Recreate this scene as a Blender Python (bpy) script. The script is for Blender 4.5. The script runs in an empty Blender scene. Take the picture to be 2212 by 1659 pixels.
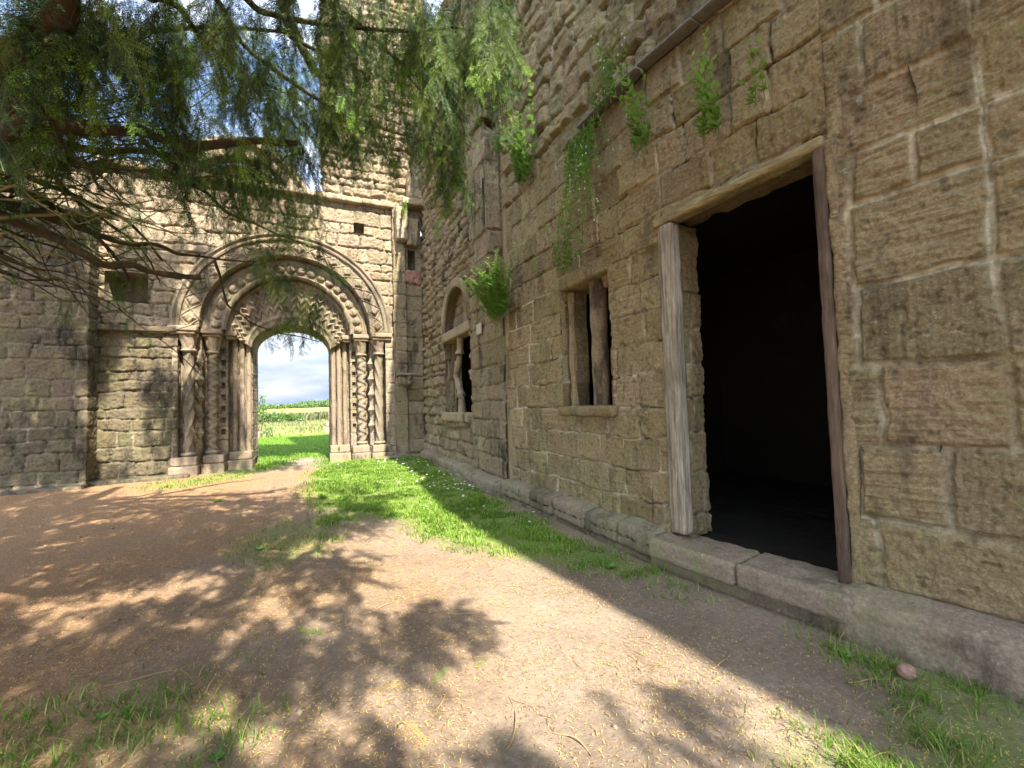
import bpy, math, random
import numpy as np

# ------------------------------------------------------------------ camera, world, sun
scene = bpy.context.scene
COL = scene.collection
W_, H_ = 2212.0, 1659.0                      # picture units used for reading positions
FOC, CX, CY = 930.0, W_/2, H_/2
YAW, PITCH, ROLL, EYE = math.radians(24.6), math.radians(2.6), 0.03, 1.5
_F = np.array([math.sin(YAW)*math.cos(PITCH), math.cos(YAW)*math.cos(PITCH), math.sin(PITCH)])
_R0 = np.array([math.cos(YAW), -math.sin(YAW), 0.0]); _U0 = np.cross(_R0, _F)
_R = _R0*math.cos(ROLL) - _U0*math.sin(ROLL); _U = _U0*math.cos(ROLL) + _R0*math.sin(ROLL)
CAM = np.array([0, 0, EYE])
cd = bpy.data.cameras.new("camera"); cam = bpy.data.objects.new("camera", cd); COL.objects.link(cam)
from mathutils import Matrix
cam.matrix_world = Matrix([[_R[0], _U[0], -_F[0], 0], [_R[1], _U[1], -_F[1], 0], [_R[2], _U[2], -_F[2], EYE], [0, 0, 0, 1]])
cd.sensor_width = 36.0; cd.lens = 36.0*FOC/W_; cd.clip_start = 0.05; cd.clip_end = 6000
scene.camera = cam

SUN = np.array([0.105, -0.85, 1.0]); SUN /= np.linalg.norm(SUN)     # direction towards the sun
sun_el = math.asin(SUN[2]); sun_az = math.atan2(SUN[0], SUN[1])
sl = bpy.data.lights.new("sun", 'SUN'); sl.energy = 4.9; sl.angle = math.radians(0.53); sl.color = (1.0, 0.93, 0.82)
so = bpy.data.objects.new("sun", sl); COL.objects.link(so)
from mathutils import Vector
so.rotation_euler = Vector(-SUN).to_track_quat('-Z', 'Y').to_euler()

world = bpy.data.worlds.new("World"); scene.world = world; world.use_nodes = True
wn = world.node_tree.nodes; wl = world.node_tree.links; wn.clear()
def wnode(t, **k):
    n = wn.new(t)
    for a, b in k.items(): setattr(n, a, b)
    return n
sky = wnode('ShaderNodeTexSky', sky_type='NISHITA', sun_disc=False)
sky.sun_elevation = sun_el; sky.sun_rotation = sun_az; sky.altitude = 60; sky.dust_density = 1.0; sky.air_density = 1.0
tc = wnode('ShaderNodeTexCoord'); mp = wnode('ShaderNodeMapping'); mp.inputs['Scale'].default_value = (1.0, 1.0, 3.6)
mp.inputs['Location'].default_value = (0.3, 0.1, 0.0)
cn = wnode('ShaderNodeTexNoise'); cn.inputs['Scale'].default_value = 2.6; cn.inputs['Detail'].default_value = 9; cn.inputs['Roughness'].default_value = 0.6
cr = wnode('ShaderNodeValToRGB'); cr.color_ramp.elements[0].position = 0.40; cr.color_ramp.elements[1].position = 0.58
cn2 = wnode('ShaderNodeTexNoise'); cn2.inputs['Scale'].default_value = 7; cn2.inputs['Detail'].default_value = 6
cr2 = wnode('ShaderNodeValToRGB'); cr2.color_ramp.elements[0].color = (1.8, 2.35, 3.4, 1); cr2.color_ramp.elements[1].color = (3.5, 3.65, 3.9, 1)
cr2.color_ramp.elements[0].position = 0.35; cr2.color_ramp.elements[1].position = 0.65
mx = wnode('ShaderNodeMix', data_type='RGBA')
bg = wnode('ShaderNodeBackground'); bg.inputs['Strength'].default_value = 0.15
wo = wnode('ShaderNodeOutputWorld')
wl.new(tc.outputs['Generated'], mp.inputs['Vector']); wl.new(mp.outputs['Vector'], cn.inputs['Vector']); wl.new(mp.outputs['Vector'], cn2.inputs['Vector'])
wl.new(cn.outputs['Fac'], cr.inputs['Fac']); wl.new(cn2.outputs['Fac'], cr2.inputs['Fac'])
ssep = wnode('ShaderNodeSeparateXYZ'); wl.new(tc.outputs['Generated'], ssep.inputs[0])
hmr = wnode('ShaderNodeMapRange'); hmr.inputs[1].default_value = 0.45; hmr.inputs[2].default_value = 0.15; wl.new(ssep.outputs[2], hmr.inputs[0])
hmx = wnode('ShaderNodeMath', operation='MAXIMUM'); wl.new(cr.outputs['Color'], hmx.inputs[0]); wl.new(hmr.outputs[0], hmx.inputs[1]); wl.new(hmx.outputs[0], mx.inputs['Factor']); wl.new(sky.outputs['Color'], mx.inputs[6]); sdot = wnode('ShaderNodeVectorMath', operation='DOT_PRODUCT'); sdot.inputs[1].default_value = tuple(SUN); wl.new(tc.outputs['Generated'], sdot.inputs[0])
smr = wnode('ShaderNodeMapRange'); smr.inputs[1].default_value = -0.6; smr.inputs[2].default_value = 0.9; smr.inputs[3].default_value = 0.52; smr.inputs[4].default_value = 3.3; wl.new(sdot.outputs['Value'], smr.inputs[0])
cmul = wnode('ShaderNodeVectorMath', operation='SCALE'); wl.new(cr2.outputs['Color'], cmul.inputs[0]); wl.new(smr.outputs[0], cmul.inputs['Scale']); wl.new(cmul.outputs['Vector'], mx.inputs[7])
wl.new(mx.outputs[2], bg.inputs['Color']); wl.new(bg.outputs['Background'], wo.inputs['Surface'])
vs = scene.view_settings; vs.view_transform = 'Standard'; vs.look = 'None'; vs.exposure = 1.9; vs.gamma = 1.0
scene.cycles.max_bounces = 6; scene.cycles.diffuse_bounces = 4; scene.cycles.transparent_max_bounces = 4
scene.cycles.use_denoising = True

# ------------------------------------------------------------------ numeric helpers
def ray(x, y): return _F + _R*(x-CX)/FOC - _U*(y-CY)/FOC
def on_z(x, y, z=0.0):
    d = ray(x, y); return CAM + d*((z-EYE)/d[2])
def at_y(x, y, Y):
    d = ray(x, y); return CAM + d*(Y/d[1])
def at_x(x, y, X):
    d = ray(x, y); return CAM + d*(X/d[0])
def at_d(x, y, dist):
    d = ray(x, y); return CAM + d/np.linalg.norm(d)*dist
RNG = np.random.RandomState(7)
PERM = RNG.permutation(4096)
VALS = RNG.rand(4096)*2-1
def _h(a, b, c): return VALS[PERM[(PERM[(PERM[a & 4095]+b) & 4095]+c) & 4095]]
def vn(x, y, z=None, seed=0):
    x = np.asarray(x, float); y = np.asarray(y, float)
    xi = np.floor(x).astype(int); yi = np.floor(y).astype(int); xf = x-xi; yf = y-yi
    xf = xf*xf*(3-2*xf); yf = yf*yf*(3-2*yf)
    if z is None:
        a = _h(xi, yi, seed); b = _h(xi+1, yi, seed); c = _h(xi, yi+1, seed); d = _h(xi+1, yi+1, seed)
        return (a+(b-a)*xf)*(1-yf)+(c+(d-c)*xf)*yf
    z = np.asarray(z, float); zi = np.floor(z).astype(int); zf = z-zi; zf = zf*zf*(3-2*zf)
    r = 0
    for k, w in ((0, 1-zf), (1, zf)):
        q = zi+k+seed*37
        a = _h(xi, yi, q); b = _h(xi+1, yi, q); c = _h(xi, yi+1, q); d = _h(xi+1, yi+1, q)
        r = r+((a+(b-a)*xf)*(1-yf)+(c+(d-c)*xf)*yf)*w
    return r
def fbm(x, y, z=None, seed=0, o=4, g=0.5):
    r = 0; a = 1.0; f = 1.0; t = 0
    for i in range(o):
        r = r+a*vn(np.asarray(x)*f, np.asarray(y)*f, None if z is None else np.asarray(z)*f, seed+i*3); t += a; a *= g; f *= 2.03
    return r/t
def sstep(x, a, b):
    t = np.clip((x-a)/(b-a), 0, 1); return t*t*(3-2*t)

def mesh_obj(name, V, Q, mat, parent=None, smooth=True, attrs=None, tris=None, matidx=None):
    me = bpy.data.meshes.new(name)
    V = np.asarray(V, np.float32).reshape(-1, 3)
    Q = np.asarray(Q, np.int32).reshape(-1, 4) if Q is not None and len(Q) else np.zeros((0, 4), np.int32)
    T = np.asarray(tris, np.int32).reshape(-1, 3) if tris is not None and len(tris) else np.zeros((0, 3), np.int32)
    me.vertices.add(len(V)); me.vertices.foreach_set('co', V.ravel())
    li = np.concatenate([Q.ravel(), T.ravel()]); me.loops.add(len(li)); me.loops.foreach_set('vertex_index', li)
    n = len(Q)+len(T); me.polygons.add(n)
    st = np.concatenate([np.arange(len(Q))*4, len(Q)*4+np.arange(len(T))*3]).astype(np.int32)
    me.polygons.foreach_set('loop_start', st)
    me.polygons.foreach_set('loop_total', np.concatenate([np.full(len(Q), 4), np.full(len(T), 3)]).astype(np.int32))
    me.polygons.foreach_set('use_smooth', np.full(n, smooth))
    for m in (mat if isinstance(mat, (list, tuple)) else [mat]): me.materials.append(m)
    if matidx is not None: me.polygons.foreach_set('material_index', np.asarray(matidx, np.int32))
    if attrs is not None:
        for k, a in attrs.items():
            at = me.attributes.new(k, 'FLOAT_COLOR', 'POINT')
            c = np.ones((len(V), 4), np.float32); a = np.asarray(a, np.float32); c[:, :a.shape[1]] = a
            at.data.foreach_set('color', c.ravel())
    me.update(calc_edges=True)
    o = bpy.data.objects.new(name, me); COL.objects.link(o)
    if parent is not None: o.parent = parent
    return o
def tag(o, label=None, cat=None, group=None, kind=None):
    if label: o['label'] = label
    if cat: o['category'] = cat
    if group: o['group'] = group
    if kind: o['kind'] = kind
    return o
def thing(name, label, cat, group=None):
    o = bpy.data.objects.new(name, None); COL.objects.link(o); return tag(o, label, cat, group)
def grid_quads(m, n, mask=None):      # m columns (first index), n rows
    i, j = np.meshgrid(np.arange(m-1), np.arange(n-1), indexing='ij')
    a = i*n+j; q = np.stack([a, a+n, a+n+1, a+1], -1)
    return q[mask] if mask is not None else q.reshape(-1, 4)

# ------------------------------------------------------------------ materials
class NT:
    def __init__(s, name):
        s.m = bpy.data.materials.new(name); s.m.use_nodes = True; s.t = s.m.node_tree; s.n = s.t.nodes; s.n.clear()
        s.out = s.n.new('ShaderNodeOutputMaterial')
    def add(s, t, **k):
        n = s.n.new(t)
        for a, b in k.items():
            if a.startswith('i_'): n.inputs[a[2:].replace('_', ' ')].default_value = b
            else: setattr(n, a, b)
        return n
    def link(s, a, b): s.t.links.new(a, b)
    def noise(s, vec, scale, detail=4, rough=0.55):
        n = s.add('ShaderNodeTexNoise', i_Scale=scale, i_Detail=detail, i_Roughness=rough)
        if vec is not None: s.link(vec, n.inputs['Vector'])
        return n.outputs['Fac']
    def ramp(s, fac, a, b, ca=(0, 0, 0, 1), cb=(1, 1, 1, 1)):
        r = s.add('ShaderNodeValToRGB'); e = r.color_ramp.elements
        e[0].position = a; e[1].position = b; e[0].color = ca; e[1].color = cb; s.link(fac, r.inputs['Fac']); return r.outputs['Color']
    def mix(s, fac, a, b, mode='MIX'):
        m = s.add('ShaderNodeMix', data_type='RGBA', blend_type=mode)
        for v, i in ((fac, 0), (a, 6), (b, 7)):
            if hasattr(v, 'links') or hasattr(v, 'is_linked'): s.link(v, m.inputs[i])
            else: m.inputs[i].default_value = v
        return m.outputs[2]
    def math(s, op, a, b=0.0):
        m = s.add('ShaderNodeMath', operation=op)
        for v, i in ((a, 0), (b, 1)):
            if hasattr(v, 'is_linked'): s.link(v, m.inputs[i])
            else: m.inputs[i].default_value = v
        return m.outputs[0]
    def pos(s): return s.add('ShaderNodeNewGeometry').outputs['Position']
    def scaled(s, vec, sc):
        m = s.add('ShaderNodeMapping'); m.inputs['Scale'].default_value = sc; s.link(vec, m.inputs['Vector']); return m.outputs['Vector']
    def attr(s, name):
        a = s.add('ShaderNodeAttribute', attribute_name=name); sp = s.add('ShaderNodeSeparateColor'); s.link(a.outputs['Color'], sp.inputs['Color'])
        return sp.outputs[0], sp.outputs[1], sp.outputs[2]
    def bsdf(s, col, rough=0.9, bump=None, bs=0.5, dist=0.02, trans=None, spec=0.3):
        b = s.add('ShaderNodeBsdfPrincipled'); b.inputs['Specular IOR Level'].default_value = spec
        for v, i in ((col, 'Base Color'), (rough, 'Roughness')):
            if hasattr(v, 'is_linked'): s.link(v, b.inputs[i])
            else: b.inputs[i].default_value = v
        if bump is not None:
            bp = s.add('ShaderNodeBump', i_Strength=bs, i_Distance=dist); bp.inputs['Distance'].default_value = dist; s.link(bump, bp.inputs['Height']); s.link(bp.outputs['Normal'], b.inputs['Normal'])
        sh = b.outputs['BSDF']
        if trans is not None:
            tr = s.add('ShaderNodeBsdfTranslucent'); mxs = s.add('ShaderNodeMixShader'); mxs.inputs[0].default_value = trans
            if hasattr(col, 'is_linked'): s.link(col, tr.inputs['Color'])
            else: tr.inputs['Color'].default_value = col
            s.link(sh, mxs.inputs[1]); s.link(tr.outputs['BSDF'], mxs.inputs[2]); sh = mxs.outputs[0]
        s.link(sh, s.out.inputs['Surface']); return s.m

def c4(r, g, b): return (r, g, b, 1)
def stone_mat(name, dark, mid, warm, mortar, algae=(0.17, 0.18, 0.06), algae_amt=0.5, stain=0.5, lichen=0.3, bump=0.6, tooling=0.0):
    t = NT(name); p = t.pos(); tint, mort, hue = t.attr('mas'); dirt = [n for n in t.n if n.bl_idname == 'ShaderNodeAttribute'][-1].outputs['Alpha']
    base = t.mix(tint, c4(*dark), c4(*mid)); base = t.mix(t.ramp(hue, 0.45, 0.95), base, c4(*warm))
    base = t.mix(t.math('MULTIPLY', t.ramp(hue, .25, .03), .4), base, c4(mid[0]*.62, mid[1]*.72, mid[2]*.78)); n1 = t.noise(p, 5.0, 8, 0.65); base = t.mix(t.ramp(n1, 0.3, 0.75), t.mix(0.42, base, c4(*[x*0.7 for x in dark])), base)
    n2 = t.noise(p, 38.0, 6, 0.7); base = t.mix(t.ramp(n2, 0.40, 0.62), t.mix(0.40, base, c4(*[x*.18 for x in dark])), base)
    base = t.mix(t.math('MULTIPLY', t.ramp(t.noise(p, 55.0, 3, .6), 0.55, 0.75), 0.35), base, c4(*[min(1, x*1.5) for x in warm]))
    mc = t.mix(t.ramp(t.noise(p, 16.0, 6, .7), 0.3, 0.7), c4(*[x*0.55 for x in mortar]), c4(*mortar))
    base = t.mix(mort, base, mc)
    al = t.ramp(t.noise(p, 1.3, 6, 0.62), 0.42, 0.58); al2 = t.ramp(t.noise(p, 14.0, 5, 0.7), 0.38, 0.62)
    base = t.mix(t.math('MULTIPLY', t.math('MULTIPLY', al, al2), algae_amt), base, c4(*algae))
    st = t.ramp(t.noise(t.scaled(p, (1.6, 1.6, 0.6)), 1.5, 9, 0.72), 0.53, 0.62)
    base = t.mix(t.math('MULTIPLY', st, stain), base, c4(0.022, 0.02, 0.016))
    li = t.ramp(t.noise(p, 21.0, 4, 0.55), 0.63, 0.69); li2 = t.ramp(t.noise(p, 2.3, 3), 0.5, 0.62)
    base = t.mix(t.math('MULTIPLY', t.math('MULTIPLY', li, li2), lichen), base, c4(0.36, 0.37, 0.27))
    base = t.mix(t.math('MULTIPLY', t.math('SUBTRACT', 1.0, dirt), 0.85), base, c4(0.035, 0.03, 0.018))
    bh = t.math('ADD', t.math('MULTIPLY', t.noise(p, 45.0, 8, 0.72), 0.7), t.math('MULTIPLY', t.noise(p, 160.0, 4, 0.7), 0.25))
    if tooling:
        tm = t.ramp(t.noise(p, 1.7, 2), .42, .55); bh = t.math('ADD', bh, t.math('MULTIPLY', t.math('MULTIPLY', t.noise(t.scaled(p, (3.5, 3.5, 62)), 1.0, 3, .6), tm), 1.1*tooling))
    return t.bsdf(base, 0.95, bh, bump, 0.035, spec=0.15)
M = {}
M['near'] = stone_mat('sandstone_near', (0.225, 0.160, 0.082), (0.50, 0.39, 0.210), (0.48, 0.325, 0.18), (0.76, 0.68, 0.47), algae=(0.27, 0.258, 0.09), algae_amt=0.46, stain=0.42, lichen=0.6, bump=1.0, tooling=.35)
M['far'] = stone_mat('sandstone_far', (0.18, 0.13, 0.072), (0.47, 0.37, 0.22), (0.41, 0.27, 0.165), (0.36, 0.28, 0.18), algae_amt=0.35, stain=0.75, lichen=0.35, bump=.9)
M['church'] = stone_mat('sandstone_church', (0.24, 0.17, 0.105), (0.51, 0.41, 0.275), (0.46, 0.31, 0.21), (0.36, 0.30, 0.20), algae_amt=0.35, stain=0.35, lichen=0.45)
M['left'] = stone_mat('sandstone_left_shaded', (0.095, 0.07, 0.045), (0.235, 0.185, 0.118), (0.22, 0.155, 0.10), (0.36, 0.295, 0.21), algae_amt=0.4, stain=0.75, lichen=0.35, bump=.9)  # dark weathered stone, base colour lowered further to deepen the wall's shade
M['carved'] = stone_mat('sandstone_carved', (0.22, 0.165, 0.11), (0.42, 0.33, 0.23), (0.39, 0.28, 0.19), (0.28, 0.22, 0.16), algae_amt=0.3, stain=0.65, lichen=0.3, bump=0.7)
M['plinth'] = stone_mat('sandstone_plinth', (0.20, 0.155, 0.10), (0.37, 0.30, 0.20), (0.36, 0.25, 0.175), (0.36, 0.33, 0.23), algae=(0.18, 0.20, 0.07), algae_amt=.6, stain=0.5, lichen=0.4)
M['pink'] = stone_mat('sandstone_pink', (0.40, 0.20, 0.14), (0.52, 0.31, 0.23), (0.48, 0.27, 0.2), (0.46, 0.36, 0.28), algae_amt=0.1, stain=0.1, lichen=0.2)

def wood_mat(name, a, b, sc=(14, 14, 1.2)):
    t = NT(name); p = t.pos(); v = t.scaled(p, sc)
    n = t.noise(v, 3.0, 8, 0.7); n2 = t.noise(p, 2.0, 4)
    col = t.mix(t.ramp(n, 0.35, 0.65), c4(*a), c4(*b)); col = t.mix(t.math('MULTIPLY', t.ramp(n2, 0.45, 0.65), 0.4), col, c4(*[x*0.5 for x in a]))
    return t.bsdf(col, 0.85, n, 0.5, 0.01, spec=0.2)
M['timber'] = wood_mat('weathered_timber', (0.12, 0.095, 0.062), (0.36, 0.315, 0.225))
M['timber_green'] = wood_mat('mossy_timber', (0.11, 0.088, 0.042), (0.30, 0.25, 0.12), (3, 3, 14))
M['rustwood'] = wood_mat('red_brown_timber', (0.05, 0.033, 0.022), (0.13, 0.09, 0.06))
t = NT('bark'); p = t.pos(); n = t.noise(t.scaled(p, (1, 1, .6)), 9.0, 8, 0.7); m2 = t.ramp(t.noise(p, 2.2, 4), 0.42, 0.6)
nz = t.add('ShaderNodeSeparateXYZ'); t.link(t.add('ShaderNodeNewGeometry').outputs['Normal'], nz.inputs[0])
mo = t.math('MULTIPLY', t.ramp(nz.outputs[2], 0.0, 0.7), m2)
col = t.mix(t.ramp(n, .3, .7), c4(0.028, 0.021, 0.013), c4(0.085, 0.066, 0.040)); col = t.mix(mo, col, c4(0.15, 0.16, 0.03))
M['bark'] = t.bsdf(col, 0.9, n, 0.8, 0.02, spec=0.15)
t = NT('twig_wood'); p = t.pos(); n = t.noise(p, 12, 4); M['twig'] = t.bsdf(t.mix(n, c4(0.07, 0.058, 0.026), c4(0.20, 0.19, 0.06)), 0.8)
t = NT('sprig_wood'); p = t.pos(); n = t.noise(p, 12, 4); M['sprig'] = t.bsdf(t.mix(n, c4(0.03, 0.034, 0.012), c4(0.095, 0.09, 0.03)), 0.8)
t = NT('dry_twig'); p = t.pos(); n = t.noise(p, 40, 4); M['drytwig'] = t.bsdf(t.mix(n, c4(0.16, 0.10, 0.05), c4(0.42, 0.30, 0.16)), 0.85)
def leaf_mat(name, a, b, c, trans=0.3, rough=0.45, spec=0.5):
    t = NT(name); r, g, bl = t.attr('leaf')
    col = t.mix(r, c4(*a), c4(*b)); col = t.mix(g, col, c4(*c)); return t.bsdf(col, rough, trans=trans, spec=spec)
M['yew'] = leaf_mat('yew_needles', (0.012, 0.045, 0.014), (0.155, 0.25, 0.035), (0.24, 0.52, 0.03), 0.3, 0.5, 0.2)
M['weed'] = leaf_mat('weed_leaves', (0.075, 0.175, 0.03), (0.20, 0.36, 0.06), (0.36, 0.44, 0.10), 0.4)
M['grass'] = leaf_mat('grass_blades', (0.085, 0.175, 0.014), (0.22, 0.37, 0.04), (0.42, 0.40, 0.15), 0.4, 0.55, 0.3)
M['tall'] = leaf_mat('tall_weeds', (0.06, 0.08, 0.025), (0.15, 0.17, 0.05), (0.32, 0.27, 0.12), 0.3)
M['shrub'] = leaf_mat('shrub_leaves', (0.05, 0.10, 0.02), (0.13, 0.22, 0.05), (0.2, 0.28, 0.08), 0.3)
M['needle'] = leaf_mat('fallen_needles', (0.16, 0.09, 0.045), (0.45, 0.28, 0.13), (0.66, 0.50, 0.12), 0.1, 0.8, 0.2)
t = NT('petal'); M['petal'] = t.bsdf(c4(0.85, 0.85, 0.85), 0.6, trans=0.2)
t = NT('daisy_eye'); M['eye'] = t.bsdf(c4(0.75, 0.5, 0.04), 0.7)
t = NT('stem_green'); M['stem'] = t.bsdf(c4(0.13, 0.17, 0.05), 0.7)
t = NT('plaque_stone'); M['plaque'] = t.bsdf(t.mix(t.noise(t.pos(), 30, 4), c4(0.34, 0.29, 0.21), c4(0.46, 0.40, 0.30)), 0.7)
t = NT('slate'); n = t.noise(t.pos(), 20, 6); M['slate'] = t.bsdf(t.mix(n, c4(0.07, 0.062, 0.055), c4(0.20, 0.18, 0.15)), 0.8, n, .5)
t = NT('interior_shade'); n = t.noise(t.pos(), 4, 7); M['inside'] = t.bsdf(t.mix(n, c4(0.008, 0.007, 0.005), c4(0.03, 0.024, 0.016)), 0.95, n, .8, .03)  # interior stone coloured near black to stand in for the room's darkness
# ground: earth, litter, lawn, meadow and ripe corn by attribute
t = NT('ground_surface'); p = t.pos(); gr, wh, li = t.attr('gm')
n1 = t.noise(p, 1.1, 7, .62); n2 = t.noise(p, 26, 8, .75); n3 = t.noise(p, 120, 4, .7)
earth = t.mix(t.ramp(n1, .3, .7), c4(0.205, 0.155, 0.11), c4(0.355, 0.28, 0.205)); earth = t.mix(t.ramp(n2, .3, .7), t.mix(.5, earth, c4(0.03, 0.02, 0.014)), earth)
lit = t.mix(t.ramp(n3, .35, .65), c4(0.16, 0.088, 0.045), c4(0.44, 0.275, 0.15)); lit = t.mix(t.ramp(n2, .35, .65), t.mix(.35, lit, c4(.05, .02, .01)), lit)
earth = t.mix(li, earth, lit)
lawn = t.mix(t.ramp(n2, .3, .7), c4(0.07, 0.13, 0.012), c4(0.15, 0.27, 0.02))
col = t.mix(gr, earth, lawn)
mead = t.mix(t.ramp(n1, .4, .62), c4(0.15, 0.22, 0.035), c4(0.26, 0.25, 0.07)); corn = t.mix(t.ramp(t.noise(p, .15, 6, .6), .35, .65), c4(0.25, 0.18, 0.05), c4(0.32, 0.24, 0.075))
col = t.mix(t.ramp(wh, .05, .45), col, mead); col = t.mix(t.ramp(wh, .6, .95), col, corn)
bh = t.math('ADD', t.math('MULTIPLY', n2, .7), t.math('MULTIPLY', n3, .4))
M['ground'] = t.bsdf(col, 0.95, bh, 0.8, 0.02, spec=0.1)

# ------------------------------------------------------------------ masonry
def axis(a, b, d, extra=()):
    n = max(2, int(math.ceil((b-a)/d))+1); g = np.linspace(a, b, n); ex = [e for e in extra if a < e < b]
    for e in ex:
        k = np.argmin(abs(g-e)); g[k] = e if (k not in (0, n-1)) else g[k]
    return g
class Path:
    def __init__(s, pts):
        s.p = np.array(pts, float); seg = np.diff(s.p, axis=0); s.l = np.hypot(seg[:, 0], seg[:, 1]); s.c = np.concatenate([[0], np.cumsum(s.l)]); s.L = s.c[-1]
        s.d = seg/s.l[:, None]; s.n = np.stack([s.d[:, 1], -s.d[:, 0]], 1)
    def at(s, q, soft=0.02):
        q = np.asarray(q, float); x = np.interp(q, s.c, s.p[:, 0]); y = np.interp(q, s.c, s.p[:, 1])
        k = np.clip(np.searchsorted(s.c, q, side='right')-1, 0, len(s.l)-1); n = s.n[k].copy()
        for i in range(1, len(s.l)):
            w = np.clip((q-s.c[i])/soft*0.5+0.5, 0, 1); m = abs(q-s.c[i]) < soft
            n[m] = (s.n[i-1][None]*(1-w[m])[:, None]+s.n[i][None]*w[m][:, None])
        n /= np.linalg.norm(n, axis=-1, keepdims=True)+1e-9
        return x, y, n
    def s_of_y(s, Y): return float(np.interp(-Y, -s.p[:, 1], s.c))

def masonry(name, path, z0, z1, ds, dz, rows, wr, mat, parent=None, seed=1, holes=(), cut=None, top=None,
            joint=0.018, edge=0.03, mw=0.012, rough=0.006, warp=0.012, tilt=0.01, rnd=0.03, custom=None, tool=0.0, push=0.02, zoff=None, sbase=0.0, lump=0.0, cracks=1.0, grime=.5):
    P = path if isinstance(path, Path) else Path(path)
    sx = axis(0, P.L, ds, list(P.c)+[h[0] for h in holes]+[h[1] for h in holes]); zz = axis(z0, z1, dz, [h[2] for h in holes]+[h[3] for h in holes])
    S, Z = np.meshgrid(sx, zz, indexing='ij'); SS = S+sbase
    Sw = SS+warp*fbm(SS*2.2, Z*2.2, seed=seed, o=3)+warp*0.5*fbm(SS*9, Z*9, seed=seed+5, o=2)
    Zw = Z+warp*1.3*fbm(SS*1.7+9, Z*2.2, seed=seed+11, o=3)+warp*0.5*fbm(SS*8, Z*8+3, seed=seed+17, o=2)
    if zoff is not None: Zw = Zw+zoff(SS, Z)
    r = np.clip(np.searchsorted(rows, Zw)-1, 0, len(rows)-2)
    rows = np.array(rows); rr = np.random.RandomState(seed)
    d = np.zeros_like(S); bid = np.zeros(S.shape, int); du = np.zeros_like(S); dv = np.zeros_like(S)
    for k in range(len(rows)-1):
        if custom and k in custom: b = np.array(custom[k], float)
        else:
            b = [-0.4*rr.rand()-0.05+sbase]
            while b[-1] < P.L+sbase+1: b.append(b[-1]+wr[0]+(wr[1]-wr[0])*rr.rand()**1.2)
            b = np.array(b)
        m = r == k
        if not m.any(): continue
        q = Sw[m]; i = np.clip(np.searchsorted(b, q)-1, 0, len(b)-2); lo = b[i]; hi = b[i+1]
        dx = np.minimum(q-lo, hi-q); dy = np.minimum(Zw[m]-rows[k], rows[k+1]-Zw[m])
        dd = np.minimum(dx, dy); cm = (dx < rnd) & (dy < rnd)
        dd[cm] = rnd-np.sqrt((rnd-np.maximum(dx[cm], 0))**2+(rnd-np.maximum(dy[cm], 0))**2)
        d[m] = dd; bid[m] = k*131+i; du[m] = (q-(lo+hi)/2)/(hi-lo); dv[m] = (Zw[m]-(rows[k]+rows[k+1])/2)/(rows[k+1]-rows[k])
    def hv(o): return (VALS[PERM[(bid*7+o*53+seed*17) & 4095]]+1)/2
    r1, r2, r3, r4, r5, r6 = [hv(o) for o in range(6)]
    j = sstep(d, mw*0.3, mw+edge)
    h = joint*(j-1)+j*(push*(r4-0.5)*2+tilt*((r5-0.5)*du+(r6-0.5)*dv)*2)
    h += rough*.6*fbm(SS*5, Z*5, seed=seed+23, o=3)*j+rough*1.1*fbm(SS*22, Z*22, seed=seed+29, o=4, g=.6)
    if lump: h += lump*j*fbm(SS*6+bid*3.7, Z*7+bid*1.3, seed=seed+31, o=3)
    if tool:
        hor = fbm(SS*3, Z*46, seed=seed+37, o=2); ver = fbm(SS*46, Z*3, seed=seed+41, o=2)
        h += tool*j*np.where(r2 < .5, hor, np.where(r2 < .75, ver, 0.3*hor))
    crk = (1-sstep(d+.006*fbm(SS*25, Z*25, seed=seed+57, o=2), mw*.15, mw*.15+.006))*sstep(fbm(SS*4.1, Z*4.3, seed=seed+53, o=4), .0, .3)*cracks
    pit = sstep(fbm(SS*19, Z*19, seed=seed+59, o=3), .30, .50)
    h -= joint*1.1*crk+.005*pit*j*(rough > .008)
    mort = 1-sstep(d, mw*0.4, mw*1.2)
    mort = np.clip((mort*(0.60+1.7*fbm(SS*2.6, Z*2.6, seed=seed+43, o=3)))*(1-crk)+0.25*(1-sstep(d, mw, mw*3))*np.clip(fbm(SS*12, Z*12, seed=seed+47, o=3)*2, 0, 1), 0, 1)
    x, y, n = P.at(S.ravel()); hf = h.ravel()
    V = np.stack([x+n[:, 0]*hf, y+n[:, 1]*hf, Z.ravel()], 1)
    Q = None; sc = (S[:-1, :-1]+S[1:, 1:])/2; zc = (Z[:-1, :-1]+Z[1:, 1:])/2; keep = np.ones(sc.shape, bool)
    for hh in holes: keep &= ~((sc > hh[0]) & (sc < hh[1]) & (zc > hh[2]) & (zc < hh[3]))
    if cut is not None: keep &= ~cut(sc, zc)
    if top is not None: keep &= zc < top(sc)
    Q = grid_quads(len(sx), len(zz), keep)
    mas = np.stack([r1.ravel()*0.9+0.1*r6.ravel(), mort.ravel(), r3.ravel(), np.clip(1-crk*.9-.45*pit-grime*(1-sstep(d, mw*.5, mw*.5+edge*.5))*sstep(fbm(SS*2.1+7, Z*2.4, seed=seed+61, o=4), -.15, .2), 0, 1).ravel()], 1)
    VV = [V]; QQ = [Q]; AA = [mas]; off = len(V)
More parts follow.
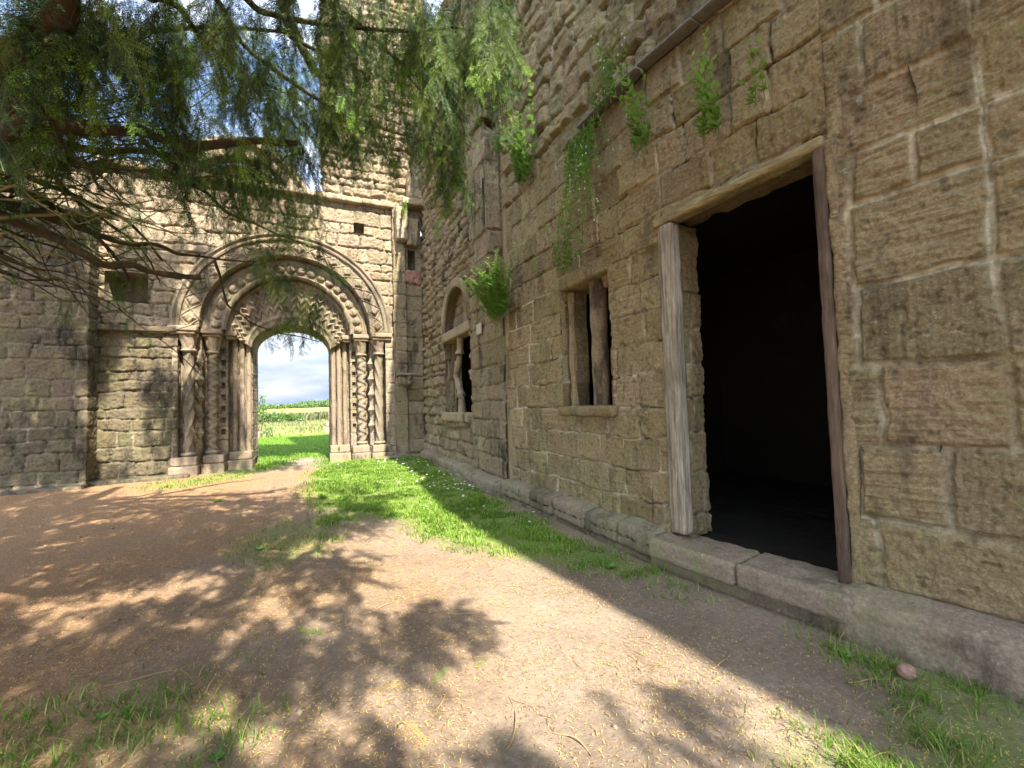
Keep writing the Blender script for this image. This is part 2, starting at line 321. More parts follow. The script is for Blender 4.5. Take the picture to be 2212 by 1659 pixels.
    for hh in holes:                                   # small recesses: five rough inner faces
        if len(hh) < 5 or not hh[4]: continue
        s0, s1, za, zb, dep = hh[:5]
        pts = []
        for sq in (s0, s1):
            xx, yy, nn = P.at(np.array([sq, sq])); nn = P.n[np.clip(np.searchsorted(P.c, (s0+s1)/2)-1, 0, len(P.l)-1)]
            for zq in (za, zb):
                for e in (0.01, -dep): pts.append((xx[0]+nn[0]*e, yy[0]+nn[1]*e, zq))
        q = np.array([[1, 3, 7, 5], [0, 1, 5, 4], [2, 6, 7, 3], [0, 2, 3, 1], [4, 5, 7, 6]])+off
        VV.append(np.array(pts)); QQ.append(q); AA.append(np.tile([[0.2, 0, 0.3, 0.6]], (8, 1))); off += 8
    return mesh_obj(name, np.concatenate(VV), np.concatenate(QQ), mat, parent, attrs={'mas': np.concatenate(AA)})

def rough_box(name, c, size, ax, mat, parent=None, rad=0.03, step=0.03, amp=0.008, seed=0, tint=None, taper=None, sc=7.0):
    """stone or timber: box of size (l, w, h) on axes ax (3 unit vectors), rounded and worn"""
    size = np.array(size, float); hf = size/2; ns = [max(2, int(round(s/step))+1) for s in size]
    Vs = []; Qs = []; off = 0
    for a in range(3):
        u, v = [(1, 2), (2, 0), (0, 1)][a]
        for sgn in (-1, 1):
            g, k = np.meshgrid(np.linspace(-1, 1, ns[u]), np.linspace(-1, 1, ns[v]), indexing='ij')
            p = np.zeros((g.size, 3)); p[:, a] = sgn*hf[a]; p[:, u] = g.ravel()*hf[u]; p[:, v] = k.ravel()*hf[v]
            q = grid_quads(ns[u], ns[v]); q = q if sgn > 0 else q[:, ::-1]
            Vs.append(p); Qs.append(q+off); off += len(p)
    V = np.concatenate(Vs); Q = np.concatenate(Qs)
    key = np.round(V*1e5).astype(np.int64); _, ix, inv = np.unique(key, axis=0, return_index=True, return_inverse=True); inv = inv.ravel()
    V = V[ix]; Q = inv[Q]
    rad = min(rad, hf.min()*0.98); inner = np.clip(V, -(hf-rad), hf-rad); n = V-inner; ln = np.linalg.norm(n, axis=1, keepdims=True); n = n/np.maximum(ln, 1e-9)
    V = inner+n*rad
    if taper is not None: V = taper(V, hf)
    w = V+np.array([seed*3.1, seed*1.7, seed*2.3])
    V = V+n*(amp*(fbm(w[:, 0]*sc, w[:, 1]*sc, w[:, 2]*sc, seed=seed, o=4, g=.55)))[:, None]
    ax = np.array(ax, float); Wp = np.array(c)+V@ax
    rs = np.random.RandomState(seed+5); a = rs.rand(2) if tint is None else tint
    return mesh_obj(name, Wp, Q, mat, parent, attrs={'mas': np.tile([[a[0], 0, a[1]]], (len(Wp), 1))})
XYZ = np.eye(3)
def tube_arrays(pts, radii, n=7, seed=0, wob=0.0):
    pts = np.array(pts, float); radii = np.array(radii, float); d = np.gradient(pts, axis=0); d /= np.linalg.norm(d, axis=1, keepdims=True)+1e-9
    ref = np.array([0, 0, 1.0]); a = np.cross(d, ref); bad = np.linalg.norm(a, axis=1) < .2; a[bad] = np.cross(d[bad], np.array([1.0, 0, 0])); a /= np.linalg.norm(a, axis=1, keepdims=True); b = np.cross(d, a)
    th = np.arange(n)/n*2*np.pi; V = []
    for i in range(len(pts)):
        rr = radii[i]*(1+wob*vn(th*1.5+seed, np.full(n, i*0.6), seed=seed))
        V.append(pts[i]+np.outer(np.cos(th)*rr, a[i])+np.outer(np.sin(th)*rr, b[i]))
    V = np.concatenate(V); Q = []
    for i in range(len(pts)-1):
        for k in range(n): Q.append((i*n+k, i*n+(k+1) % n, (i+1)*n+(k+1) % n, (i+1)*n+k))
    return V, np.array(Q)
def smooth_line(pts, n):
    pts = np.array(pts, float); t = np.linspace(0, len(pts)-1, n); k = np.clip(t.astype(int), 0, len(pts)-2); f = (t-k)[:, None]
    g = np.pad(pts, ((1, 1), (0, 0)), mode='reflect', reflect_type='odd'); a, b, c, d = g[k], g[k+1], g[k+2], g[k+3]
    return 0.5*((2*b)+(-a+c)*f+(2*a-5*b+4*c-d)*f*f+(-a+3*b-3*c+d)*f**3)
def merge(parts):
    V = []; Q = []; o = 0
    for v, q in parts: V.append(v); Q.append(q+o); o += len(v)
    return np.concatenate(V), np.concatenate(Q)
def rows_list(z0, z1, a, b, seed):
    r = np.random.RandomState(seed); out = [z0]
    while out[-1] < z1: out.append(out[-1]+a+(b-a)*r.rand())
    return out

# ------------------------------------------------------------------ near wall with doorway and two-light window
NEAR = [(2.86, 6.46), (2.95, 3.02), (3.15, 1.66), (3.46, 0.20), (3.48, -0.30)]
NP = Path(NEAR); S1, S2 = NP.c[1], NP.c[2]
wallA = thing('ashlar_wall', 'tall sandstone wall on the right with the dark timber framed doorway and large squared blocks', 'wall')
rowsA = [-0.2, .2, .5, .8, 1.12, 1.43, 1.75, 2.06, 2.36, 2.68, 2.98, 3.28, 3.6, 3.95, 4.3, 4.68, 5.1]
doorS = (S1+0.0, S1+1.30)
winS = (1.70, 2.68)
PA = Path([NEAR[0], NEAR[1], NEAR[2]])
masonry('ashlar_facing', PA, -0.15, 4.68, 0.010, 0.010, rowsA, (0.28, 0.62), M['near'], wallA, seed=3, holes=[(doorS[0], S2, .24, 3.19), (winS[0], winS[1], 1.44, 2.94)],
        grime=.4, joint=.016, edge=.012, mw=.010, rough=.009, tool=.006, warp=.03, rnd=.02, push=.016, tilt=.02)
PB = Path([NEAR[2], NEAR[3], NEAR[4]])
rowsB = [-0.2, .27, .71, 1.17, 1.67, 2.18, 2.72, 3.06, 3.45, 3.9, 4.3, 4.75]
custB = {1: [-.3, .13, .9, 1.6, 2.4], 2: [-.3, .06, .47, 1.0, 1.8], 3: [-.3, .19, .72, 1.5, 2.3], 4: [-.3, .10, .71, 1.4, 2.2], 5: [-.3, .09, .70, 1.4, 2.2], 6: [-.3, .10, .40, .69, 1.3, 2.2],
         7: [-.3, .06, .68, 1.4, 2.2], 8: [-.35, .2, .68, 1.3, 2.2], 9: [-.3, .3, .75, 1.5, 2.2], 10: [-.3, .1, .6, 1.3, 2.3], 0: [-.3, .5, 1.3, 2.2]}
masonry('ashlar_facing', PB, -0.15, 4.68, 0.007, 0.007, rowsB, (0.5, 0.9), M['near'], wallA, seed=8, grime=.12, joint=.017, edge=.013, mw=.021, rough=.011, tool=.011, warp=.028, rnd=.025, push=.02, tilt=.02, cracks=.3, custom=custB)
masonry('rubble_facing', Path([NEAR[0], NEAR[1], NEAR[2], NEAR[3], NEAR[4]]), 4.68, 11.2, 0.015, 0.015, rows_list(4.68, 11.6, .16, .34, 4), (0.22, .6), M['near'], wallA, seed=12,
        joint=.055, edge=.03, mw=.016, rough=.018, warp=.06, rnd=.06, push=.03, tilt=.05, lump=.014)
# unseen rest of the range behind the viewpoint, bent to place the shadow edge
masonry('rubble_facing', Path([(3.48, -0.30), (2.95, -1.0), (2.80, -3.3), (3.09, -6.5), (3.19, -7.75), (3.38, -8.6), (3.6, -11)]), -0.15, 11.2, .12, .12, rows_list(-.2, 11.6, .2, .35, 6), (.3, .7), M['near'], wallA, seed=15, joint=.03)
rough_box('core_stone', (3.24, 1.70, 5.4), (.14, .24, 4.4), XYZ, M['near'], wallA, rad=.02, step=.08, seed=18)
rough_box('core_stone', (2.96, 6.47, 5.5), (.2, .3, 11.2), XYZ, M['near'], wallA, rad=.02, step=.1, seed=19)
mesh_obj('light_block_cover', [(2.95, 13, 11.1), (7.2, 13, 11.1), (7.2, -11, 11.1), (3.9, -11, 11.1), (3.3, -6, 11.1), (3.2, -2.5, 11.1), (3.6, 0, 11.1), (3.3, 1.7, 11.1), (3.0, 3.2, 11.1), (7.2, 13, -.2), (7.2, -11, -.2)], [(1, 9, 10, 2)], M['near'], wallA, smooth=False, tris=[(0, 1, 8), (8, 1, 7), (7, 1, 6), (6, 1, 5), (5, 1, 2), (5, 2, 4), (4, 2, 3)])  # added unseen top and back sheets that keep sun out of the chambers
# flat drip stones over the ashlar
for i, (a, b) in enumerate(((2.35, 2.75), (2.75, 3.35), (3.35, 3.95), (3.95, 4.8))):
    x, y, n = NP.at(np.array([(a+b)/2])); k = np.array(NP.at(np.array([b]))[:2]).ravel()-np.array(NP.at(np.array([a]))[:2]).ravel(); k /= np.linalg.norm(k)
    rough_box('drip_stone', (x[0]+n[0, 0]*.05, y[0]+n[0, 1]*.05, 4.70), (b-a-.006, .15, .026), [(k[0], k[1], 0), (k[1], -k[0], 0), (0, 0, 1)], M['slate'], wallA, rad=.015, amp=.008, seed=20+i)
# doorway
dd = np.array(NEAR[2])-np.array(NEAR[1]); dd /= np.linalg.norm(dd); di = np.array([-dd[1], dd[0]])     # along, inward
def dpt(s, inn, z): q = np.array(NEAR[1])+dd*s+di*inn; return np.array([q[0], q[1], z])
DAX = [(dd[0], dd[1], 0), (di[0], di[1], 0), (0, 0, 1)]
frame = bpy.data.objects.new('door_frame', None); COL.objects.link(frame); frame.parent = wallA
def slant(dx):
    def f(V, hf): V = V.copy(); V[:, 0] += dx*V[:, 2]/(2*hf[2]); return V
    return f
def grain(name, c, size, ax, mat, parent, seed, **k): return rough_box(name, c, size, ax, mat, parent, rad=.012, step=.02, amp=.007, seed=seed, sc=9, **k)
grain('post', dpt(.095, .02, 1.70), (.125, .13, 2.80), DAX, M['timber'], frame, 31)
grain('backing_post', dpt(.012, .045, 1.70), (.05, .13, 2.82), DAX, M['timber'], frame, 32, )
grain('lintel', dpt(.655, .03, 3.175), (1.40, .14, .08), [(dd[0], dd[1], .045), (di[0], di[1], 0), (-.045*dd[0], -.045*dd[1], 1)], M['timber_green'], frame, 33)
grain('post', dpt(1.318, .025, 1.72), (.07, .12, 2.96), DAX, M['rustwood'], frame, 34)
rough_box('jamb_stone', dpt(1.385, .06, 1.7), (.07, .16, 3.0), DAX, M['near'], wallA, rad=.02, step=.02, amp=.03, seed=38, tint=(.4, .8))
for i, (a, b) in enumerate(((-.1, .7), (.705, 1.43))):
    rough_box('sill_stone', dpt((a+b)/2, -.03, .18), (b-a-.004, .44, .18), DAX, M['plinth'], wallA, rad=.04, step=.016, amp=.02, seed=40+i, tint=(.6, .85))
rough_box('footing_stone', dpt(.62, .0, -.02), (1.5, .36, .24), DAX, M['plinth'], wallA, rad=.03, amp=.02, seed=43, tint=(0.0, .1))
j0 = dpt(0.02, .0, 0); j1 = dpt(0.02, .55, 0)
masonry('door_jamb', Path([j0[:2], j1[:2]]), .2, 3.2, .012, .012, rows_list(.1, 3.6, .3, .48, 9), (.35, .8), M['near'], wallA, seed=51, joint=.02, mw=.012, rough=.014, warp=.03)
k0 = dpt(1.36, .55, 0); k1 = dpt(1.33, 0.0, 0)
masonry('door_jamb', Path([k0[:2], k1[:2]]), .2, 3.2, .03, .03, rows_list(.1, 3.6, .3, .48, 10), (.35, .8), M['near'], wallA, seed=52)
rough_box('lintel_stone', dpt(.66, .36, 3.42), (1.5, .5, .3), DAX, M['near'], wallA, rad=.03, amp=.03, seed=53, tint=(.5, .6))
# dark chamber behind the doorway and the window
def chamber(name, x0, x1, y0, y1, z0, z1, mat, parent):
    n = 24; V = []; Q = []; o = 0
    def face(a, u, v):
        nonlocal o
        g, k = np.meshgrid(np.linspace(0, 1, n), np.linspace(0, 1, n), indexing='ij')
        p = np.array(a)+np.outer(g.ravel(), u)+np.outer(k.ravel(), v); p += 0.03*np.stack([vn(p[:, 0]*4, p[:, 1]*4, p[:, 2]*4, seed=s) for s in (1, 2, 3)], 1)
        V.append(p); Q.append(grid_quads(n, n)+o); o += n*n
    X, Y, Z = x1-x0, y1-y0, z1-z0
    face((x1, y0, z0), (0, Y, 0), (0, 0, Z)); face((x0, y1, z0), (X, 0, 0), (0, 0, Z)); face((x0, y0, z0), (X, 0, 0), (0, 0, Z)); face((x0, y0, z1), (X, 0, 0), (0, Y, 0)); face((x0, y0, z0), (X, 0, 0), (0, Y, 0))
    return mesh_obj(name, np.concatenate(V), np.concatenate(Q), mat, parent)
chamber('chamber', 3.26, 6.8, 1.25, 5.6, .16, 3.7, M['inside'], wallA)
# two-light window: reveal, broken shafts, lintel, sill
win = bpy.data.objects.new('window', None); COL.objects.link(win); win.parent = wallA
ad = NP.d[0]; ai = np.array([-ad[1], ad[0]])
def apt(s, inn, z): q = np.array(NEAR[0])+ad*s+ai*inn; return np.array([q[0], q[1], z])
AAX = [(ad[0], ad[1], 0), (ai[0], ai[1], 0), (0, 0, 1)]
masonry('reveal', Path([apt(winS[0], 0, 0)[:2], apt(winS[0], .42, 0)[:2]]), 1.4, 3.0, .012, .012, [1.3, 1.75, 2.1, 2.45, 2.8, 3.2], (.3, .5), M['near'], win, seed=61, joint=.012)
masonry('reveal', Path([apt(winS[1]+.0, .42, 0)[:2], apt(winS[1], 0, 0)[:2]]), 1.4, 3.0, .03, .03, [1.3, 1.75, 2.1, 2.45, 2.8, 3.2], (.3, .5), M['near'], win, seed=62)
rough_box('sill', apt(2.19, .18, 1.385), (1.1, .5, .12), AAX, M['near'], win, rad=.03, amp=.012, seed=63)
rough_box('lintel', apt(2.16, .23, 3.03), (1.22, .46, .19), AAX, M['near'], win, rad=.015, amp=.010, seed=64, tint=(.6, .3))
rough_box('lintel_block', apt(2.55, .2, 2.88), (.24, .2, .16), AAX, M['near'], win, rad=.03, amp=.02, seed=65)
def shaft(name, c, z0, z1, r, mat, parent, seed, amp=.018, prof=None, n=22, nz=60, tint=(.35, .9)):
    th, zz = np.meshgrid(np.linspace(0, 2*np.pi, n, endpoint=False), np.linspace(z0, z1, nz), indexing='ij')
    rr = r*(np.ones_like(zz) if prof is None else prof((zz-z0)/(z1-z0), th))
    rr = rr+amp*1.4*fbm(np.cos(th)*2+seed, np.sin(th)*2, zz*4, seed=seed, o=4)
    V = np.stack([c[0]+np.cos(th)*rr, c[1]+np.sin(th)*rr, zz], -1).reshape(-1, 3)
    i, j = np.meshgrid(np.arange(n), np.arange(nz-1), indexing='ij'); a = i*nz+j; b = ((i+1) % n)*nz+j
    Q = np.stack([a, b, b+1, a+1], -1).reshape(-1, 4)
    return mesh_obj(name, V, Q, mat, parent, attrs={'mas': np.tile([[tint[0], 0, tint[1]]], (len(V), 1))})
q = apt(2.23, .20, 0); shaft('mullion_shaft', q, 1.43, 2.95, .10, M['far'], win, 71, amp=.014, prof=lambda t, th: 1-.16*np.exp(-((t-.55)/.09)**2)*(np.cos(th-2.2) > .3)+.05*(t > .62))
q = apt(1.78, .12, 0); shaft('side_shaft', q, 1.43, 2.9, .042, M['near'], win, 72, amp=.03, prof=lambda t, th: 1+.25*np.exp(-((t-.5)/.03)**2))
# plinth stones
def plinth_run(pts, lens, z0, z1, prot, parent, seed, mat=M['plinth'], rad=.05, bury=.12, lift=0.0):
    P = Path(pts); s = 0; k = 0
    while s < P.L-.15:
        l = min(lens[k % len(lens)], P.L-s)
        if P.L-s-l < .2: l = P.L-s
        x, y, n = P.at(np.array([s+l/2]), soft=.001); a = np.array(P.at(np.array([s]), .001)[:2]).ravel(); b = np.array(P.at(np.array([s+l]), .001)[:2]).ravel(); d = (b-a)/np.linalg.norm(b-a)
        nn = np.array([d[1], -d[0]]); mid = (a+b)/2+nn*(prot/2-bury/2); zt = z1+.012*math.sin(seed+k*2.1)
        def wedge(V, hf):
            V = V.copy(); m = V[:, 1] > 0; V[:, 2] -= np.where(V[:, 2] > 0, (np.clip(V[:, 1]/hf[1]+.2, 0, 2)**1.5)*.035, 0); return V
        rough_box('plinth_stone', (mid[0], mid[1], (z0+zt)/2), (l-.008, prot+bury, zt-z0), [(d[0], d[1], 0), (nn[0], nn[1], 0), (0, 0, 1)], mat, parent, rad=rad, step=.018, amp=.032, seed=seed+k, taper=wedge, sc=7)
        s += l; k += 1
plinth_run([(2.86, 6.44), (2.95, 3.10)], [.95, .62, .72, .55], .055, .315, .185, wallA, 80)
plinth_run([(2.86, 6.44), (2.95, 3.10)], [.7, .9], -.12, .06, .15, wallA, 88, rad=.03)
plinth_run([(3.118, 1.715), (3.46, .20), (3.48, -.3)], [.96, .9], -.32, .30, .215, wallA, 92, rad=.055)

# ------------------------------------------------------------------ far range wall with blind-arched window
wallF = thing('rubble_wall', 'far stretch of the right wall in rough coursed rubble with a small round arched window and pilaster', 'wall')
FAR = [(2.90, 12.58), (2.88, 8.16), (2.845, 8.13), (2.83, 6.46)]
FP = Path(FAR)
fy0, fy1 = FP.s_of_y(10.15), FP.s_of_y(8.30); fyc = (fy0+fy1)/2; ar = (fy1-fy0)/2
def far_cut(s, z): return (np.hypot(s-fyc, z-3.24) < ar) & (z > 3.24)
slit = FP.s_of_y(7.25)
rF = [-.2, .14, .42, .7, .98, 1.25]+rows_list(1.5, 11.8, .15, .29, 14)
masonry('rubble_facing', Path(FAR[:2]), -0.15, 11.4, .018, .018, rF, (.16, .45), M['far'], wallF, seed=22, holes=[(fy0, fy1, 1.33, 3.02), (FP.s_of_y(8.9), FP.s_of_y(8.75), 5.3, 5.5, .3)], cut=far_cut,
        joint=.06, edge=.045, mw=.014, rough=.02, warp=.06, rnd=.07, push=.03, tilt=.05, lump=.03)
masonry('ashlar_facing', Path(FAR[1:]), -0.15, 11.4, .015, .015, [-.2, .25, .6, .9, 1.22, 1.55, 1.85, 2.2, 2.6, 2.95, 3.3]+rows_list(3.65, 11.8, .3, .5, 15), (.28, .6), M['far'], wallF, seed=24,
        joint=.025, edge=.03, mw=.012, rough=.014, warp=.03, rnd=.04, push=.014)
# stepped pilaster with ashlar faces
pil = [(2.86, 7.15), (2.60, 7.12), (2.60, 6.52), (2.90, 6.50)]
masonry('pilaster', Path(pil), 3.75, 6.35, .012, .012, [3.6, 4.0, 4.4, 4.85, 5.2, 5.6, 6.0, 6.5], (.4, .7), M['far'], wallF, seed=26, holes=[(.755, .825, 4.5, 5.3, .25)], joint=.012, mw=.008, rough=.01, warp=.012, top=lambda s: 6.3-.25*np.clip(s-.3, 0, 1)+.1*vn(s*6, s*0+3))
for i, (zz, pr, hh) in enumerate(((6.4, .32, .16), (6.95, .20, .9))):
    rough_box('pilaster_cap', (2.86-pr/2+.05, 6.82, zz), (pr+.1, .62, hh), XYZ, M['far'], wallF, rad=.04, amp=.05, seed=110+i, tint=(.3, .3))
rough_box('pilaster_base', (2.76, 6.75, 3.70), (.24, .5, .22), XYZ, M['far'], wallF, rad=.06, amp=.05, seed=113, tint=(.1, .2))
rough_box('string_stone', (2.82, 6.35, 7.9), (.5, .9, .16), XYZ, M['far'], wallF, rad=.03, amp=.03, seed=114, tint=(.2, .2))
# window with tympanum, lintel bar, sill and crooked mullion
fw = bpy.data.objects.new('window', None); COL.objects.link(fw); fw.parent = wallF
wc = (10.15+8.30)/2
def ring(name, cx, cz, ri, ro, y0, dep, mat, parent, axis_y=True, nt=60, nr=10, a0=0, a1=math.pi, amp=.012, seed=0, vous=11, side=-1, x0=None):
    th, rr = np.meshgrid(np.linspace(a0, a1, nt), np.linspace(0, 1, nr), indexing='ij')
    prof = np.array([[ri, 0], [ri, dep], [ri+(ro-ri)*.15, dep+.01], [ro-(ro-ri)*.1, dep+.01], [ro, dep], [ro, 0]])
    pr = np.stack([np.interp(rr[0]*5, np.arange(6), prof[:, k]) for k in (0, 1)], 1)
    R = np.tile(pr[:, 0], (nt, 1)); D = np.tile(pr[:, 1], (nt, 1)); jj = abs(((th-a0)/(a1-a0)*vous) % 1-.5); D = D-.012*(jj > .46)*(D > 0)
    D = D+amp*fbm(th*5, R*8, seed=seed, o=3)*(D > 0); R = R+amp*fbm(th*6+4, R*8, seed=seed+2, o=3)
    a = cx+np.cos(th)*R; z = cz+np.sin(th)*R
    V = np.stack([np.full_like(a, 0)+y0+side*D, a, z], -1) if not axis_y else np.stack([a, y0+side*D, z], -1)
    blk = ((th-a0)/(a1-a0)*vous).astype(int); rs = np.random.RandomState(seed+3).rand(vous+2, 2)
    return mesh_obj(name, V.reshape(-1, 3), grid_quads(nt, nr), mat, parent, attrs={'mas': np.stack([rs[blk, 0].ravel(), (jj > .475).ravel()*.7, rs[blk, 1].ravel()], 1)})
ring('arch_stones', wc, 3.24, ar-.03, ar+.17, 2.885, .05, M['far'], fw, axis_y=False, seed=33, nr=16, vous=9)
th = np.linspace(0, np.pi, 40); 
masonry('tympanum', Path([(3.10, 10.25), (3.10, 8.2)]), 3.1, 4.3, .02, .02, rows_list(3.1, 4.6, .2, .3, 3), (.2, .5), M['far'], fw, seed=35, joint=.012)
g, k = np.meshgrid(th, np.linspace(2.86, 3.14, 10), indexing='ij')
mesh_obj('arch_soffit', np.stack([k, wc+np.cos(g)*(ar-.01)+.015*vn(g*9, k*20), 3.24+np.sin(g)*(ar-.01)], -1).reshape(-1, 3), grid_quads(40, 10), M['far'], fw)
rough_box('lintel', (2.97, wc, 3.12), (.30, 2.05, .22), XYZ, M['church'], fw, rad=.03, amp=.02, seed=36, tint=(.6, .2))
rough_box('sill', (2.95, wc, 1.24), (.36, 2.1, .2), XYZ, M['far'], fw, rad=.03, amp=.02, seed=37, tint=(.9, .2))
masonry('reveal', Path([(2.89, 10.15), (3.3, 10.15)]), 1.3, 3.1, .015, .015, [1.2, 1.7, 2.1, 2.6, 3.3], (.2, .4), M['far'], fw, seed=38)
masonry('reveal', Path([(3.3, 8.3), (2.89, 8.3)]), 1.3, 3.1, .03, .03, [1.2, 1.7, 2.1, 2.6, 3.3], (.2, .4), M['far'], fw, seed=39)
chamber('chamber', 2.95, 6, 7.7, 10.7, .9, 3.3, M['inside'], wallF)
mz = np.array([1.32, 1.6, 1.72, 1.8, 2.05, 2.18, 2.3, 2.45, 2.6, 2.66, 2.74, 3.02]); mo_ = np.array([0, .0, .02, .03, .10, .14, .12, .06, .03, .03, .02, 0])
V, Q = tube_arrays([(2.96-.0*m, 9.17+m, z) for z, m in zip(mz, mo_*2.4)], [.09, .08, .12, .07, .075, .08, .08, .075, .065, .12, .075, .085], 8, seed=4, wob=.15)
mesh_obj('mullion', V, Q, M['church'], fw, smooth=False, attrs={'mas': np.tile([[.5, 0, .2]], (len(V), 1))})
rough_box('mullion_fragment', (3.02, 9.75, 1.95), (.06, .06, 1.2), XYZ, M['far'], fw, rad=.02, amp=.02, seed=41)
plinth_run([(2.89, 12.3), (2.88, 8.2)], [.9, 1.1, .8], -.05, .27, .2, wallF, 120)
plinth_run([(2.84, 8.12), (2.84, 6.5)], [.9, .75], -.05, .245, .235, wallF, 126)

# ------------------------------------------------------------------ church wall with the carved doorway
church = thing('church_wall', 'high ruined church wall at the end of the court with the carved round arched doorway', 'wall')
PCX, YW = -0.57, 12.6
ZS, RO = 3.60, 2.52
def up_cut(s, z):   # s measured from X=-4.5
    X = s-4.5; return (np.hypot(X-PCX, z-ZS) < RO-.04)
low_rows = rows_list(-.2, 3.8, .22, .38, 31)
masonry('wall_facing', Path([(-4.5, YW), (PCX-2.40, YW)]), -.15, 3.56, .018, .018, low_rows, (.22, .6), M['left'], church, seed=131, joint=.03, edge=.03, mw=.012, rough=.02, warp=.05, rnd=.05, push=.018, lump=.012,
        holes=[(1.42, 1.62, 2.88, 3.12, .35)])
hl = 4.5-4.33
masonry('wall_facing', Path([(-4.5, YW), (2.14, YW)]), 3.56, 7.28, .018, .018, rows_list(3.56, 7.6, .22, .42, 33), (.25, .7), M['church'], church, seed=133, cut=up_cut, joint=.04, edge=.035, mw=.012, rough=.022, warp=.05, rnd=.05, push=.02, lump=.015,
        holes=[(hl, hl+.78, 4.12, 4.80, .55), (4.5+1.02, 4.5+1.3, 6.42, 6.72, .35)])
masonry('wall_facing', Path([(PCX+2.40, YW), (2.14, YW)]), -.15, 3.56, .018, .018, rows_list(-.2, 3.8, .26, .36, 35), (.3, .6), M['church'], church, seed=135, joint=.014, mw=.01, rough=.012)
# string course at the wall head and the high piece standing above it in the corner
for i, (a, b) in enumerate(((-4.5, -3.2), (-3.2, -1.9), (-1.9, -.7), (-.7, .3), (.3, 1.25), (1.25, 2.15))):
    rough_box('coping_stone', ((a+b)/2, YW+.06, 7.32+.01*math.sin(i*3)), (b-a-.006, .42, .15), XYZ, M['church'], church, rad=.03, amp=.025, seed=140+i, tint=(.9, .1))
masonry('tower_facing', Path([(0.22, YW+.9), (0.24, YW+.08), (2.35, YW+.04), (2.92, YW+.02)]), 7.3, 15.5, .022, .022, rows_list(7.2, 16, .18, .36, 37), (.22, .6), M['church'], church, seed=137, joint=.06, edge=.05, mw=.014, rough=.03, warp=.06, rnd=.07, push=.03, lump=.03, tilt=.04,
        holes=[(.9+1.05, .9+1.35, 9.3, 9.75, .3), (.9+1.7, .9+1.9, 8.6, 8.8, .3)])
# corner pilasters in the angle
masonry('corner_pilaster', Path([(2.06, YW), (2.06, YW-.12), (2.42, YW-.12), (2.46, YW-.03), (2.90, YW-.03)]), -.15, 7.3, .018, .018, rows_list(-.2, 7.6, .3, .42, 39), (.36, .46), M['far'], church, seed=139, joint=.018, mw=.014, rough=.012, warp=.01,
        holes=[(.62, .84, 5.35, 6.1, .3)], custom={k: [-.1, .14, .55, 1.05, 1.6] for k in range(30)})
rough_box('broken_corbel', (2.30, YW-.2, 6.75), (.32, .4, .95), XYZ, M['church'], church, rad=.04, amp=.05, seed=151, tint=(.8, .3))
rough_box('broken_corbel', (2.62, YW-.16, 6.55), (.32, .36, .75), XYZ, M['far'], church, rad=.04, amp=.06, seed=152, tint=(.9, .2))
rough_box('string_block', (2.62, YW-.2, 7.40), (.62, .55, .2), XYZ, M['church'], church, rad=.04, amp=.04, seed=153, tint=(.8, .1))
rough_box('string_block', (2.72, YW-.1, 8.0), (.42, .5, .9), XYZ, M['church'], church, rad=.05, amp=.06, seed=154, tint=(.8, .1))
rough_box('niche_rubble', (2.62, YW+.05, 5.3), (.5, .3, .4), XYZ, M['pink'], church, rad=.08, amp=.1, seed=155, tint=(.1, .2))
# carved bracket low in the corner
br = rough_box('carved_bracket', (2.33, YW-.25, 2.42), (.46, .3, .07), XYZ, M['plinth'], church, rad=.02, amp=.015, seed=156)
rough_box('bracket_leafwork', (2.33, YW-.2, 2.26), (.36, .26, .28), XYZ, M['plinth'], br, rad=.1, amp=.09, seed=157, sc=10)
# left buttress
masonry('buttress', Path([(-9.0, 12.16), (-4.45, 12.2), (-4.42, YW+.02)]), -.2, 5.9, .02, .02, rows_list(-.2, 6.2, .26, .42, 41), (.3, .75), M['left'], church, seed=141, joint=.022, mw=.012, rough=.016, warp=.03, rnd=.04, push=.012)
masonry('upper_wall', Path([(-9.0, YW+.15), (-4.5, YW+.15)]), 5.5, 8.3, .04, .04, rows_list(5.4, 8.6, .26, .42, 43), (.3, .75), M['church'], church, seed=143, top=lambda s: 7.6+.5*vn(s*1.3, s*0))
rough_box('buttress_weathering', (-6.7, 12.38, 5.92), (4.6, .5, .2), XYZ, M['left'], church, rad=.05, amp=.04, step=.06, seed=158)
# string at impost level and plinth along the left wall
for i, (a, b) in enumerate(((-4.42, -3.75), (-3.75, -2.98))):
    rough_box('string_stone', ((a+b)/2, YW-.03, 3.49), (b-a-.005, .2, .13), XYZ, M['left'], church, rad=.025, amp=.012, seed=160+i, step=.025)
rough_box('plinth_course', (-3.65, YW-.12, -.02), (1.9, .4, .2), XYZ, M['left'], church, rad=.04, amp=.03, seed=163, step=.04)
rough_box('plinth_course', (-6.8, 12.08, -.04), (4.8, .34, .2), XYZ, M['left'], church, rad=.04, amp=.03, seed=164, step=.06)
rough_box('plinth_course', (2.2, YW-.2, .04), (1.5, .36, .22), XYZ, M['plinth'], church, rad=.06, amp=.03, seed=165, step=.03)

